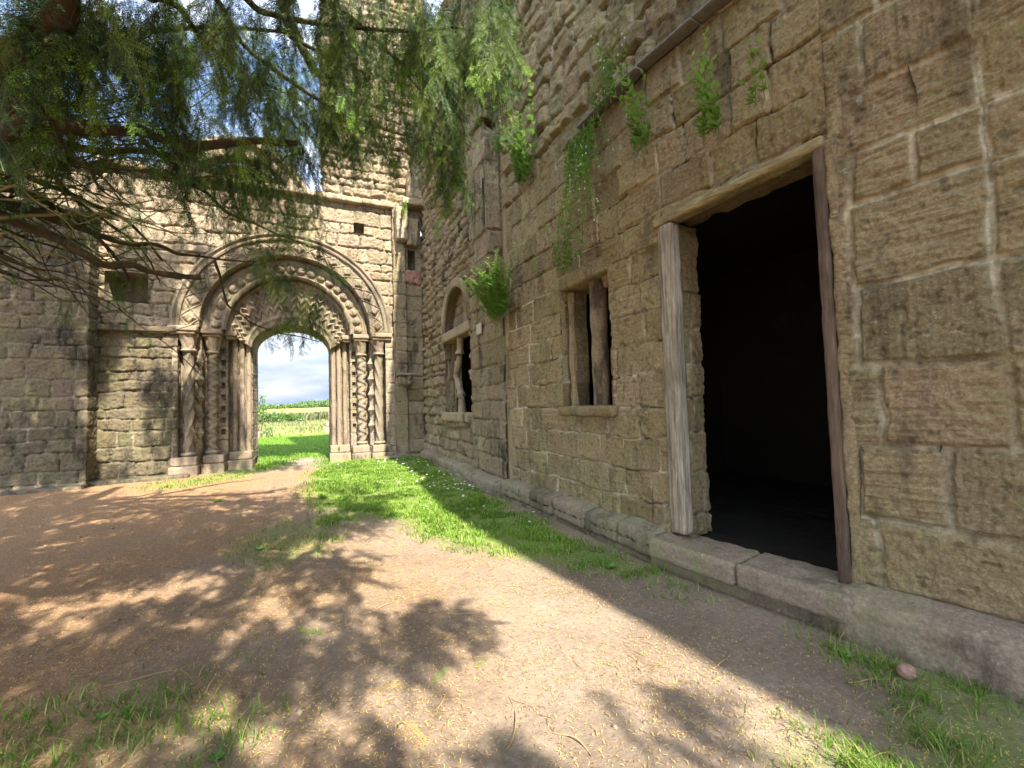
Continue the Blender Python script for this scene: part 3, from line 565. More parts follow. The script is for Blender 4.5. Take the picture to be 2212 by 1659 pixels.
# --- doorway: stepped jambs, shafts, imposts, archivolts
portal = bpy.data.objects.new('doorway', None); COL.objects.link(portal); portal.parent = church
JP = [(2.52, YW+.012), (2.42, YW+.01), (2.42, YW+.34), (2.00, YW+.36), (1.98, YW+.66), (1.50, YW+.68), (1.48, YW+.92), (.98, YW+.94), (.96, YW+2.0)]
HALF, ZE, EB = .96, 3.20, .66          # inner opening: half width, springing, rise
def jamb(side):
    pts = [(PCX+side*r, y) for r, y in JP]
    if side < 0: pts = pts
    else: pts = pts[::-1]
    return Path(pts)
def jamb_extra(side):
    P = jamb(side)
    tot = P.L
    return P
for side in (-1, 1):
    P = jamb(side)
    sl = [(.62+.12, .62+.20)]
    # square sinkings up the face of the second order
    s_face = None
    holes = []
    cc = P.c
    # index of the face between (1.98,+.66) and (1.50,+.68)
    i = 3 if side < 0 else 3
    s0, s1 = (cc[4], cc[5]) if side < 0 else (cc[3], cc[4])
    mid = s0+(s1-s0)*(.80 if side < 0 else .20)
    for k in range(8): holes.append((mid-.045, mid+.045, .92+k*.30, 1.06+k*.30, .07))
    masonry('stepped_jamb', P, .2, 3.42, .013, .015, [.1, .42, .78, 1.12, 1.46, 1.8, 2.14, 2.48, 2.82, 3.16, 3.6], (.3, .5), M['carved'], portal, seed=170+side, joint=.008, edge=.012, mw=.007, rough=.012, warp=.012, rnd=.015, push=.006, holes=holes)
    # lozenges standing up the outer order
    for k in range(5):
        zc = 1.0+k*.44; c = (PCX+side*2.03, YW+.30, zc); s2 = .15
        V = np.array([(0, -.06, 0), (side*-.04, .05, .0), (.0, 0, s2), (0, 0, -s2), (side*.13, .06, 0), (side*-.09, .08, 0)]); V = np.array(c)+V
        V = np.array([(c[0]-side*.10, c[1]-.03, zc), (c[0]+side*.12, c[1]+.05, zc), (c[0], c[1]+.05, zc+.2), (c[0], c[1]+.05, zc-.2), (c[0]+side*.01, c[1]-.09, zc), (c[0]-side*.06, c[1]+.12, zc)])
        T = [(4, 1, 2), (4, 2, 0), (4, 0, 3), (4, 3, 1), (0, 2, 5), (0, 5, 3)]
        mesh_obj('lozenge', V, [], M['carved'], portal, smooth=False, tris=T, attrs={'mas': np.tile([[.6, 0, .3]], (6, 1))})
    def twist(k, dep, ang):
        return lambda t, th: 1.08-dep*np.abs(np.sin((k*th+side*ang*t)/2))**.6*1.3+.05*np.sin(3*(k*th+side*ang*t))
    def put_shaft(r, y, rad, prof, seed, nz=180):
        c = (PCX+side*r, YW+y)
        o = shaft('shaft', c, .55, 3.02, rad, M['carved'], portal, seed, amp=.015, prof=prof, n=40, nz=nz, tint=(.4, .3))
        shaft('shaft_base', c, .40, .56, rad*1.3, M['carved'], o, seed+1, prof=lambda t, th: 1.0+.12*np.cos(t*9), n=20, nz=14, amp=.012)
        shaft('shaft_ring', c, 2.98, 3.07, rad*1.25, M['carved'], o, seed+2, prof=lambda t, th: .85+.3*np.sin(np.clip(t, 0, 1)*np.pi), n=24, nz=10, amp=.008)
        shaft('capital', c, 3.06, 3.42, rad*1.12, M['carved'], o, seed+3, prof=lambda t, th: 1.0+.75*t**1.6+.14*np.sin(8*th+4*t)*(t > .2), n=32, nz=20, amp=.03)
    put_shaft(2.23, .17, .118, twist(4, .30, 34), 180+side*3)
    put_shaft(1.79, .48, .105, lambda t, th: 1+.18*np.sign(np.sin(2*th+side*6*np.abs(((t*7) % 1)-.5)*2))*.7, 190+side*3)
    for r, y in ((1.36, .84), (1.20, .84), (1.05, .86)):
        shaft('roll', (PCX+side*r, YW+y), .45, 3.42, .062, M['carved'], portal, int(200+r*100)+side, amp=.012, n=16, nz=90)
    # impost blocks over each order
    def imp(r0, r1, y0, y1, z0, z1, seed, nm='impost'):
        rough_box(nm, (PCX+side*(r0+r1)/2, YW+(y0+y1)/2, (z0+z1)/2), (abs(r1-r0), y1-y0, z1-z0), XYZ, M['carved'], portal, rad=.018, amp=.012, step=.03, seed=seed, tint=(.7, .25))
    k = 0
    for r0, r1, y0, y1 in ((2.02, 2.58, -.12, .5), (1.56, 2.01, .22, .8), (1.28, 1.555, .52, 1.0), (.90, 1.275, .70, 1.2)):
        imp(r0, r1, y0, y1, 3.475, 3.60, 210+side*10+k); imp(r0+.03, r1-.015, y0+.04, y1-.02, 3.405, 3.474, 230+side*10+k, 'impost_moulding'); k += 1
    # stepped base
    for r0, r1, y0, y1, zt in ((2.0, 2.56, -.10, .5, .40), (1.5, 1.99, .22, .85, .38), (.93, 1.49, .56, 1.1, .40)):
        imp(r0, r1, y0, y1, -.15, zt*.62, 250+side*10+k, 'base_block'); imp(r0+.02, r1-.02, y0+.07, y1, zt*.625, zt+.06, 270+side*10+k, 'base_block'); k += 1

def arch_order(name, fun, nt, prof, disp, seed, mat=M['carved'], vous=19):
    """prof: list of (lambda, y); fun(theta, lambda) -> (x, z); disp(theta, u, lam) -> height towards the viewer / outwards"""
    pr = np.array(prof, float); seg = np.hypot(np.diff(pr[:, 0])*.6, np.diff(pr[:, 1])); c = np.concatenate([[0], np.cumsum(seg)]); n = max(8, int(c[-1]/.012)); u = np.linspace(0, c[-1], n)
    lam = np.interp(u, c, pr[:, 0]); yy = np.interp(u, c, pr[:, 1])
    dl = np.gradient(lam)*.6; dy = np.gradient(yy); L = np.hypot(dl, dy)+1e-9; nl = dy/L; ny = -dl/L            # outward: face normal (-y) or inward
    th = np.linspace(0, np.pi, nt); T, LA = np.meshgrid(th, lam, indexing='ij'); YY = np.tile(yy, (nt, 1)); NL = np.tile(nl, (nt, 1)); NY = np.tile(ny, (nt, 1))
    er = np.clip(1.0+.8*fbm(T*5, LA*4, seed=seed+7, o=4), .5, 1.25); h = disp(T, LA, YY)*er+.015*fbm(T*9, LA*9, seed=seed, o=5, g=.6)
    vj = abs((T/np.pi*vous) % 1-.5) > .485; h = h-.008*vj
    sg = np.where(NY > 0, -1.0, 1.0)
    LAd = LA+np.where(abs(NL) > .5, -np.abs(NL)*h, 0)/.6; Yd = YY-np.where(abs(NL) > .5, 0, 1)*h
    X, Z = fun(T, LAd); V = np.stack([X, Yd, Z], -1).reshape(-1, 3); blk = (T/np.pi*vous).astype(int); rs = np.random.RandomState(seed).rand(vous+2, 2)
    return mesh_obj(name, V, grid_quads(nt, n), mat, portal, attrs={'mas': np.stack([rs[blk, 0].ravel(), vj.ravel()*.5, rs[blk, 1].ravel()], 1)})
def circ(ri, ro):
    return lambda T, la: (PCX-np.cos(T)*(ri+(ro-ri)*la), ZS+np.sin(T)*(ri+(ro-ri)*la))
def tri(x): return np.abs((x % 1)-.5)*2
arch_order('hood_mould', circ(2.38, 2.56), 200, [(1, YW+.06), (1, YW-.08), (.72, YW-.09), (.45, YW-.03), (.2, YW-.05), (0, YW-.03), (0, YW+.05)], lambda T, l, y: 0*T, 301)
def d1(T, l, y):
    a = T/np.pi*16; loz = np.clip(1-(np.abs((a % 1)-.5)*2.4+np.abs(l-.5)*2.3), 0, 1); z2 = np.clip(1-np.abs(np.abs((a % 1)-.5)*2.2+np.abs(l-.5)*2.2-1.12)/.16, 0, 1); return .07*np.minimum(loz*2.2, 1)*(l > 0)+.035*z2
arch_order('lozenge_order', circ(2.0, 2.40), 420, [(1, YW+.03), (0.02, YW+.03), (0, YW+.05), (0, YW+.36)], d1, 302)
def d2(T, l, y):
    a = T/np.pi*21; bead = np.sqrt(np.clip(1-((a % 1)-.5)**2*5.2-(l-.36)**2*22, 0, 1)); roll = np.exp(-((l-.78)/.09)**2)+.8*np.exp(-((l-.02)/.07)**2)+.6*np.exp(-((l-.62)/.05)**2); return (.10*bead+.065*roll)*np.where(y < YW+.5, 1, 0)
arch_order('beaded_order', circ(1.52, 2.02), 480, [(1, YW+.34), (.0, YW+.34), (0, YW+.36), (0, YW+.68)], d2, 303)
def intr(T, la):
    xi = PCX-np.cos(T)*HALF; zi = ZE+np.sin(T)*EB; e = np.clip(np.sin(T)*5, 0, 1)
    xo = PCX-np.cos(T)*1.54; zo = ZS+np.sin(T)*1.54; zi = zi+0*zi
    return xi+(xo-xi)*la, zi+(zo-zi)*la
def d3(T, l, y):
    z = 0
    for k, c in enumerate((.36, .54, .72)):
        w = .055; z = np.maximum(z, np.clip(1-np.abs(l-c-.07*(tri(T/np.pi*17)-.5)*2)/w, 0, 1))
    return (.085*z+.06*np.exp(-((l-.93)/.05)**2)+.05*np.exp(-((l-.16)/.04)**2))*np.where(y < YW+.75, 1, 0)
arch_order('chevron_order', intr, 520, [(1, YW+.66), (.0, YW+.68), (0, YW+.70), (0, YW+2.0)], d3, 304)
# masonry of the doorway head behind the orders (back face of the wall)
g, k = np.meshgrid(np.linspace(0, np.pi, 60), np.linspace(0, 1, 6), indexing='ij'); X0, Z0 = intr(g, 0*k)
V = np.stack([X0+(PCX-np.cos(g)*3.2-X0)*k, np.full_like(X0, YW+2.0), Z0+(ZS+np.sin(g)*3.6-Z0)*k], -1)
mesh_obj('rear_face', V.reshape(-1, 3), grid_quads(60, 6), M['church'], church)
for sx in (-1, 1):
    mesh_obj('rear_face', [(PCX+sx*.96, YW+2.0, -.2), (PCX+sx*5.5, YW+2.0, -.2), (PCX+sx*5.5, YW+2.0, 7.3), (PCX+sx*3.0, YW+2.0, 7.3), (PCX+sx*3.0, YW+2.0, 3.2), (PCX+sx*.96, YW+2.0, 3.2)], [(0, 1, 4, 5), (1, 2, 3, 4)], M['church'], church, smooth=False)
mesh_obj('wall_top', [(-9, YW, 7.27), (.3, YW, 7.27), (.3, YW+2, 7.27), (-9, YW+2, 7.27)], [(0, 1, 2, 3)], M['church'], church, smooth=False)
mesh_obj('tower_back', [(.24, YW+.9, 7.2), (.24, YW+.9, 15.5), (3.4, YW+.9, 15.5), (3.4, YW+.9, 7.2)], [(0, 1, 2, 3)], M['church'], church, smooth=False)

# ------------------------------------------------------------------ ground
def poly_in(px, py, poly):
    poly = np.array(poly); x0, y0 = poly[:, 0], poly[:, 1]; x1, y1 = np.roll(x0, -1), np.roll(y0, -1); ins = np.zeros(px.shape, bool)
    for a, b, c, d in zip(x0, y0, x1, y1):
        m = ((b > py) != (d > py)) & (px < (c-a)*(py-b)/(d-b+1e-12)+a); ins ^= m
    return ins
def world_poly(pp): return [tuple(on_z(x, y)[:2]) for x, y in pp]
GP = [(world_poly(p), w) for p, w in (
    ([(655, 1075), (672, 1030), (700, 995), (760, 985), (830, 985), (930, 990), (1020, 1050), (1100, 1095), (1230, 1165), (1330, 1205), (1420, 1245), (1330, 1245), (1230, 1222), (1120, 1205), (1040, 1192), (960, 1180), (905, 1160), (880, 1120), (780, 1120), (690, 1100)], 1.0),
    ([(500, 1175), (560, 1140), (700, 1110), (760, 1125), (700, 1180), (650, 1215), (560, 1240), (510, 1225)], .5),
    ([(-80, 1560), (100, 1510), (330, 1460), (470, 1500), (600, 1560), (640, 1700), (-80, 1800)], .27),
    ([(1720, 1659), (1840, 1590), (1960, 1545), (2120, 1490), (2300, 1480), (2300, 1800), (1700, 1720)], .85),
    ([(1740, 1370), (1880, 1400), (2040, 1450), (2212, 1500), (2100, 1530), (1900, 1470), (1780, 1420)], .7),
    ([(1470, 1275), (1530, 1285), (1545, 1310), (1480, 1300)], .5),
    ([(290, 1050), (420, 1035), (550, 1014), (540, 1030), (430, 1050), (320, 1060)], .8),
    ([(430, 1390), (600, 1360), (720, 1400), (560, 1440)], .12))]
def grassiness(x, y):
    x = np.asarray(x, float); y = np.asarray(y, float); a = .10+.012*y
    return (grass_raw(x, y)*2+grass_raw(x+a, y+a)+grass_raw(x-a, y+a)+grass_raw(x+a, y-a)+grass_raw(x-a, y-a)+grass_raw(x, y+2*a)+grass_raw(x, y-2*a))/8
def grass_raw(x, y):
    x = np.asarray(x, float); y = np.asarray(y, float); wx = x+.16*fbm(x*2.3, y*2.3, seed=3, o=4); wy = y+.22*fbm(x*2.1+5, y*2.1, seed=5, o=4); g = np.zeros(x.shape)
    for p, w in GP: g = np.maximum(g, w*poly_in(wx, wy, p))
    path = (np.abs(x+.35-.05*(y-12)) < .55+.2*fbm(x, y, seed=8)) & (y < 15.2)
    g = np.where((y > 12.9) & ~path, 1.0, g); return g
def gz(x, y):
    x = np.asarray(x, float); y = np.asarray(y, float)
    z = .018*fbm(x*.9, y*.9, seed=21, o=3)+.006*fbm(x*6, y*6, seed=22, o=3)*np.clip(3-y*.1, 0, 1)
    z = z+.07*sstep(y, 9.5, 12.5)*sstep(x, -.2, 1.6)
    z = z+2.5*sstep(y, 60, 270)+.006*np.clip(x, -200, 200)*sstep(y, 60, 270); return z
xs = np.concatenate([[-3000, -1500, -700, -300, -150, -80, -40, -22, -13], np.arange(-9, 4.7, .05), [6, 9, 14, 25, 50, 100, 200, 500, 1500, 3000]])
ys = np.concatenate([[-3000, -800, -200, -60, -20, -8, -3], np.arange(-1, 15, .05), np.arange(15, 34, .25), np.arange(34, 100, 2), np.arange(100, 420, 12), [600, 1200, 3000]])
X, Y = np.meshgrid(xs, ys, indexing='ij'); Zg = gz(X, Y)
nearw = (X > -9.5) & (X < 5) & (Y > -1.5) & (Y < 15)
gm = grassiness(X, Y); gr = np.clip(gm*1.1-.15, 0, 1)*.8; gr = np.where(Y > 15, .9, gr)
wh = np.where(Y > 27, .3, 0)+np.where(Y > 70, .7, 0.0)*1.0
li = np.clip(.5-.34*(X+.3)+.5*fbm(X*1.2, Y*1.2, seed=31, o=3), 0, 1)*(Y < 12.6)
ground = mesh_obj('ground', np.stack([X, Y, Zg], -1).reshape(-1, 3), grid_quads(len(xs), len(ys))[:, ::-1][:, [0, 1, 2, 3]], M['ground'], attrs={'gm': np.stack([gr.ravel(), wh.ravel(), li.ravel()], 1)})
tag(ground, kind='structure')

# ------------------------------------------------------------------ grass, litter
def blades(name, P, h, w, mat, rs, lean=.5, colr=None, label=None, dry=.06):
    n = len(P); a = rs.rand(n)*2*np.pi; d = np.stack([np.cos(a), np.sin(a), np.zeros(n)], 1); ln = (lean*(.3+rs.rand(n)))[:, None]; sd = np.stack([-d[:, 1], d[:, 0], np.zeros(n)], 1)
    up = np.array([0, 0, 1.0]); h = (h*(.5+.8*rs.rand(n)))[:, None]; w = (w*(.7+.6*rs.rand(n)))[:, None]*.5
    p0 = P; p1 = P+up*h*.5+d*h*ln*.25; p2 = P+up*h*.85+d*h*ln*.75; p3 = P+up*h*.95+d*h*ln*1.15
    V = np.stack([p0-sd*w, p0+sd*w, p1-sd*w*.85, p1+sd*w*.85, p2-sd*w*.5, p2+sd*w*.5, p3], 1)
    o = (np.arange(n)*7)[:, None]; Q = np.concatenate([o+[[0, 1, 3, 2]], o+[[2, 3, 5, 4]]], 0); T = o+[[4, 5, 6]]
    c = np.zeros((n, 7, 3)); c[:, :, 0] = (np.clip(rs.rand(n)*.8+.1, 0, 1))[:, None]; c[:, :, 1] = (rs.rand(n) < dry)[:, None]*(.4+.6*rs.rand(n))[:, None]
    if colr is not None: c[:, :, 0] = np.clip(c[:, :, 0]+colr[:, None], 0, 1)
    return mesh_obj(name, V.reshape(-1, 3), Q, mat, None, tris=T, attrs={'leaf': c.reshape(-1, 3)})
rs = np.random.RandomState(11)
def scatter(n, x0, x1, y0, y1, dens):
    x = x0+(x1-x0)*rs.rand(n); y = y0+(y1-y0)*rs.rand(n); k = rs.rand(n) < dens(x, y); x, y = x[k], y[k]; return np.stack([x, y, gz(x, y)-.003], 1)
def gclump(x, y): g = grassiness(x, y); g = g*np.clip(.80+1.1*fbm(x*2.7, y*2.7, seed=44, o=4), .12, 1); return np.where(g > .97, g, g*np.clip(.55+1.5*fbm(x*5, y*5, seed=41, o=3), 0, 1.3)**1.5)
P = np.concatenate([scatter(160000, .0, 2.78, 2.3, 12.6, gclump)])
o = blades('grass', P, .048+.0*P[:, 0], .006+.0006*P[:, 1], M['grass'], rs, .8, dry=.13, colr=.45*fbm(P[:, 0]*1.5, P[:, 1]*1.5, seed=43)); tag(o, 'lush short green grass along the foot of the right wall', 'grass', kind='stuff')
P = scatter(60000, -5.5, .2, 3.2, 12.6, gclump); P = np.concatenate([P, scatter(70000, -2.6, .6, .6, 3.2, gclump)]); P2 = scatter(60000, 1.2, 3.2, .6, 3.2, gclump); P = np.concatenate([P, P2])
o = blades('grass', P, np.where(P[:, 1] < 4, .062, .06), .0036+.0006*P[:, 1], M['grass'], rs, 1.1, dry=.2, colr=-.35*np.ones(len(P))); tag(o, 'thin scattered grass tufts in the trodden earth', 'grass', kind='stuff')
P = scatter(90000, -4.5, 3.5, 12.7, 28, lambda x, y: grassiness(x, y)*np.clip(1.25-(y-12.7)/17, .25, 1))
P = P[~((P[:, 1] < 14.65) & ((P[:, 0] < PCX-.9) | (P[:, 0] > PCX+.9)))]
o = blades('lawn_grass', P, .06, .018, M['grass'], rs, .8, dry=.03); tag(o, 'bright mown lawn seen through the carved doorway', 'grass', kind='stuff')
P = scatter(26000, -16, 8, 27.5, 62, lambda x, y: np.clip(.5+fbm(x*.5, y*.3, seed=51, o=3), .1, 1))
o = blades('meadow_grass', P, .28, .04, M['tall'], rs, .9, dry=.55); tag(o, 'pale dry meadow grass beyond the lawn', 'grass', kind='stuff')
P = scatter(15000, -26, 16, 60, 71, lambda x, y: np.ones(len(x)))
o = blades('tall_weeds', P, 1.05, .10, M['tall'], rs, .35, dry=.12, colr=-.25*np.ones(len(P))); tag(o, 'dark strip of tall weeds along the edge of the corn field', 'weeds', kind='stuff')
# fallen needles
n = 800000; x = -7.5+10.6*rs.rand(n); y = .7+11.8*rs.rand(n)**1.25; dist = np.hypot(x, y)
k = rs.rand(n) < np.clip(4.2/dist**1.2, 0, 1)*np.clip(.30+.28*fbm(x*2.5, y*2.5, seed=61, o=3)-.05*x, .10, .6)*(1-.7*(grassiness(x, y) > .9)); k &= x < 2.95-.02*y
x, y = x[k], y[k]; n = len(x); a = rs.rand(n)*2*np.pi; L = (.008+.012*rs.rand(n))*(1+.05*y); w = .0012*(1+.25*y)
d = np.stack([np.cos(a), np.sin(a)], 1)*(L/2)[:, None]; s = np.stack([-np.sin(a), np.cos(a)], 1); bend = ((rs.rand(n)-.5)*L*.5)[:, None]; c0 = np.stack([x, y], 1); z = gz(x, y)+.003+.004*rs.rand(n)
def v3(q, zz): return np.concatenate([q, zz[:, None]], 1)
sw = s*w[:, None]; tl = .006*rs.rand(n)
V = np.stack([v3(c0-d-sw*.5, z), v3(c0-d+sw*.5, z), v3(c0+s*bend-sw, z+.004), v3(c0+s*bend+sw, z+.004), v3(c0+d-sw*.4, z+tl), v3(c0+d+sw*.4, z+tl)], 1)
o_ = (np.arange(n)*6)[:, None]; Q = np.concatenate([o_+[[0, 1, 3, 2]], o_+[[2, 3, 5, 4]]], 0)
c = np.zeros((n, 6, 3)); c[:, :, 0] = rs.rand(n)[:, None]; yl = np.where(x > -.6, .34, .14); c[:, :, 1] = ((rs.rand(n) < yl)*(.5+.5*rs.rand(n)))[:, None]
o = mesh_obj('fallen_needles', V.reshape(-1, 3), Q, M['needle'], attrs={'leaf': c.reshape(-1, 3)}); tag(o, 'brown and yellow yew needles littering the earth', 'needles', kind='stuff')

# small twigs and pebbles in the earth
n = 2600; x = -5+7.8*rs.rand(n); y = .9+9*rs.rand(n)**1.4; k = (x < 2.6) & (rs.rand(n) < np.clip(2.6/np.hypot(x, y), 0, 1)); x, y = x[k], y[k]; n = len(x); a = rs.rand(n)*6.3; L = .03+.09*rs.rand(n)**2; w = .0016*(1+.2*y)
d = np.stack([np.cos(a), np.sin(a)], 1)*(L/2)[:, None]; s = np.stack([-np.sin(a), np.cos(a)], 1); bend = ((rs.rand(n)-.5)*L*.4)[:, None]; c0 = np.stack([x, y], 1); z = gz(x, y)+.004; sw = s*w[:, None]; up = .012*rs.rand(n)
V = np.stack([v3(c0-d-sw*.6, z), v3(c0-d+sw*.6, z), v3(c0+s*bend-sw, z+up), v3(c0+s*bend+sw, z+up), v3(c0+d-sw*.4, z), v3(c0+d+sw*.4, z)], 1); o_ = (np.arange(n)*6)[:, None]
c = np.zeros((n, 6, 3)); c[:, :, 0] = (.1+.6*rs.rand(n))[:, None]
o = mesh_obj('twig_litter', V.reshape(-1, 3), np.concatenate([o_+[[0, 1, 3, 2]], o_+[[2, 3, 5, 4]]], 0), M['needle'], attrs={'leaf': c.reshape(-1, 3)}); tag(o, 'tiny brown twigs scattered over the earth', 'twigs', kind='stuff')
n = 1500; x = -5+7.9*rs.rand(n); y = .8+8*rs.rand(n)**1.3; k = x < 2.7; x, y = x[k], y[k]; n = len(x); sz = (.004+.012*rs.rand(n)**3)*(1+.08*y); oct_ = np.array([(1, 0, 0), (0, 1, 0), (-1, 0, 0), (0, -1, 0), (0, 0, .7), (.7, .7, .35), (-.7, .7, .35), (-.7, -.7, .35), (.7, -.7, .35)])
V = oct_[None]*sz[:, None, None]*(.7+.6*rs.rand(n, 9, 1))+np.stack([x, y, gz(x, y)-.001], 1)[:, None]; T = np.array([(4, 5, 6), (4, 6, 7), (4, 7, 8), (4, 8, 5), (5, 1, 6), (6, 2, 7), (7, 3, 8), (8, 0, 5), (0, 1, 5), (1, 2, 6), (2, 3, 7), (3, 0, 8)])
mas_ = np.repeat(np.stack([rs.rand(n), 0*x, rs.rand(n)], 1), 9, 0)
o = mesh_obj('pebbles', V.reshape(-1, 3), [], M['church'], tris=((np.arange(n)*9)[:, None, None]+T[None]).reshape(-1, 3), attrs={'mas': mas_}); tag(o, 'small pebbles pressed into the trodden earth', 'pebbles', kind='stuff')

# ------------------------------------------------------------------ yew tree
yew = thing('yew_tree', 'dark old yew tree leaning in from the left with long hanging sprays and mossy limbs', 'tree')
def limb(name, px, d0, d1, r0, r1, seed, n=None, wob=.25, pts3=None):
    m = len(px) if px is not None else len(pts3)
    pts = [at_d(x, y, d0+(d1-d0)*i/(m-1)) for i, (x, y) in enumerate(px)] if px is not None else pts3
    if px is not None and (px[0][0] < -20 or px[0][1] < -30):      # run back to the trunk beyond the left edge
        q0 = np.array(pts[0]); zt = min(max(q0[2]-.3, 1.6), 4.4) if px[0][0] < -20 else 7.2
        a0 = np.array([-3.5+(.1 if zt < 5 else .55), 4.05, zt]); pts = [a0, (a0+q0)/2+np.array([0, 0, .12])]+list(pts); m = len(pts)
    n = n or max(8, m*5); n = n+6; L = smooth_line(pts, n); t = np.linspace(0, 1, n)
    L += (.02+min(r0, .1)*.35)*np.stack([vn(t*9+seed, t*0+k, seed=seed) for k in range(3)], 1)*np.minimum(1, t*6)[:, None]
    V, Q = tube_arrays(L, r0+(r1-r0)*t**.8, 8, seed, wob); return L, V, Q
TR = np.array([-3.55, 4.1, 0])
tl_ = [TR+[0, 0, -.1], TR+[.05, 0, .8], TR+[-.05, .05, 1.8], TR+[.1, 0, 3.0], TR+[.2, -.1, 4.6], TR+[.5, -.3, 6.6], TR+[.7, -.2, 9.2]]
L, V, Q = limb('trunk', None, 0, 0, .52, .12, 3, 60, .3, pts3=tl_); mesh_obj('trunk', V, Q, M['bark'], yew)
BR = [([(-200, 420), (20, 290), (53, 263), (43, 233), (27, 187), (40, 140), (77, 93), (110, 60), (150, 0), (165, -60), (230, -200)], 4.6, 3.4, .085, .06),
      ([(-250, 380), (-100, 300), (45, 262), (100, 265), (200, 280), (300, 293), (367, 300), (483, 307), (583, 310), (640, 303)], 3.5, 3.7, .058, .02),
      ([(-250, 330), (0, 267), (67, 293), (167, 320), (267, 333), (367, 340), (440, 350)], 4.2, 4.2, .05, .014),
      ([(-250, 340), (-100, 420), (0, 463), (77, 497), (150, 524), (233, 567), (283, 580), (333, 594), (430, 592)], 4.5, 4.4, .048, .022),
      ([(-250, 300), (-100, 360), (0, 427), (133, 483), (267, 533), (350, 537), (400, 547), (467, 564), (547, 570)], 4.8, 4.4, .045, .006),
      ([(463, 563), (477, 610), (500, 657), (533, 687), (567, 700), (620, 722), (690, 738)], 4.4, 4.5, .012, .004),
      ([(280, -60), (350, 0), (400, 40), (467, 110), (520, 150), (567, 180), (667, 227)], 4.8, 5.4, .035, .010),
      ([(600, -70), (609, 0), (632, 60), (659, 107), (682, 160)], 6.0, 6.2, .075, .045),
      ([(650, -50), (708, 0), (755, 30), (795, 63), (822, 97), (865, 143), (902, 173), (950, 240)], 5.0, 4.6, .032, .008),
      ([(600, 60), (640, 80), (665, 97), (699, 117), (749, 137), (789, 153), (815, 163)], 5.6, 5.2, .026, .007),
      ([(60, 200), (90, 253), (133, 317), (200, 383), (233, 420), (267, 437), (327, 430)], 3.6, 3.7, .012, .003),
      ([(-250, 330), (0, 350), (83, 393), (200, 450), (300, 500), (360, 560)], 4.8, 4.8, .04, .006),
      ([(-200, 330), (0, 400), (100, 430), (180, 500), (250, 560), (270, 610), (245, 640), (265, 665)], 4.8, 5.0, .035, .004),
      ([(-200, 260), (60, 330), (150, 420), (230, 480), (330, 560), (345, 620)], 4.6, 5.2, .03, .004),
      ([(640, 303), (650, 330), (600, 345), (560, 353)], 4.7, 4.8, .014, .006),
      ([(-200, 200), (0, 140), (200, 90), (420, 60), (640, 70)], 5.2, 5.4, .05, .012),
      ([(480, -60), (600, 30), (800, 60), (960, 60), (1080, 100)], 4.4, 3.9, .035, .006),
      ([(430, -60), (560, 120), (700, 220), (850, 290), (960, 320)], 5.0, 4.6, .034, .006),
      ([(300, 300), (420, 400), (520, 470), (640, 520), (720, 560)], 4.9, 5.0, .022, .004)]
rb = np.random.RandomState(19); lines = []
for i, (px, d0, d1, r0, r1) in enumerate(BR):
    L, V, Q = limb('branch', px, d0, d1, r0, r1, 50+i); mesh_obj('branch', V, Q, M['bark'], yew); lines.append((L, r0))
# long bare twigs fanning from the left, one mesh per spread
for grp in range(6):
    parts = []
    for q in range(13):
        y0 = 230+rb.rand()*330; ln = 220+rb.rand()*330; dr = (y0-300)/330*.35+.12+rb.randn()*.14; x0 = -150+rb.rand()*120
        pp = [(x0+ln*t, y0+ln*dr*t+60*t*t*rb.randn()*.7-20*math.sin(t*3)) for t in np.linspace(0, 1, 6)]; dd0 = 3.9+1.6*rb.rand()
        L, V, Q = limb('twigs', pp, dd0+.3, dd0+.3*rb.randn(), .009+.018*rb.rand()**2, .003, 300+grp*40+q, 22, 0); parts.append((V, Q)); lines.append((L, .01))
    V, Q = merge(parts); mesh_obj('bare_twigs', V, Q, M['twig'] if grp < 3 else M['bark'], yew)

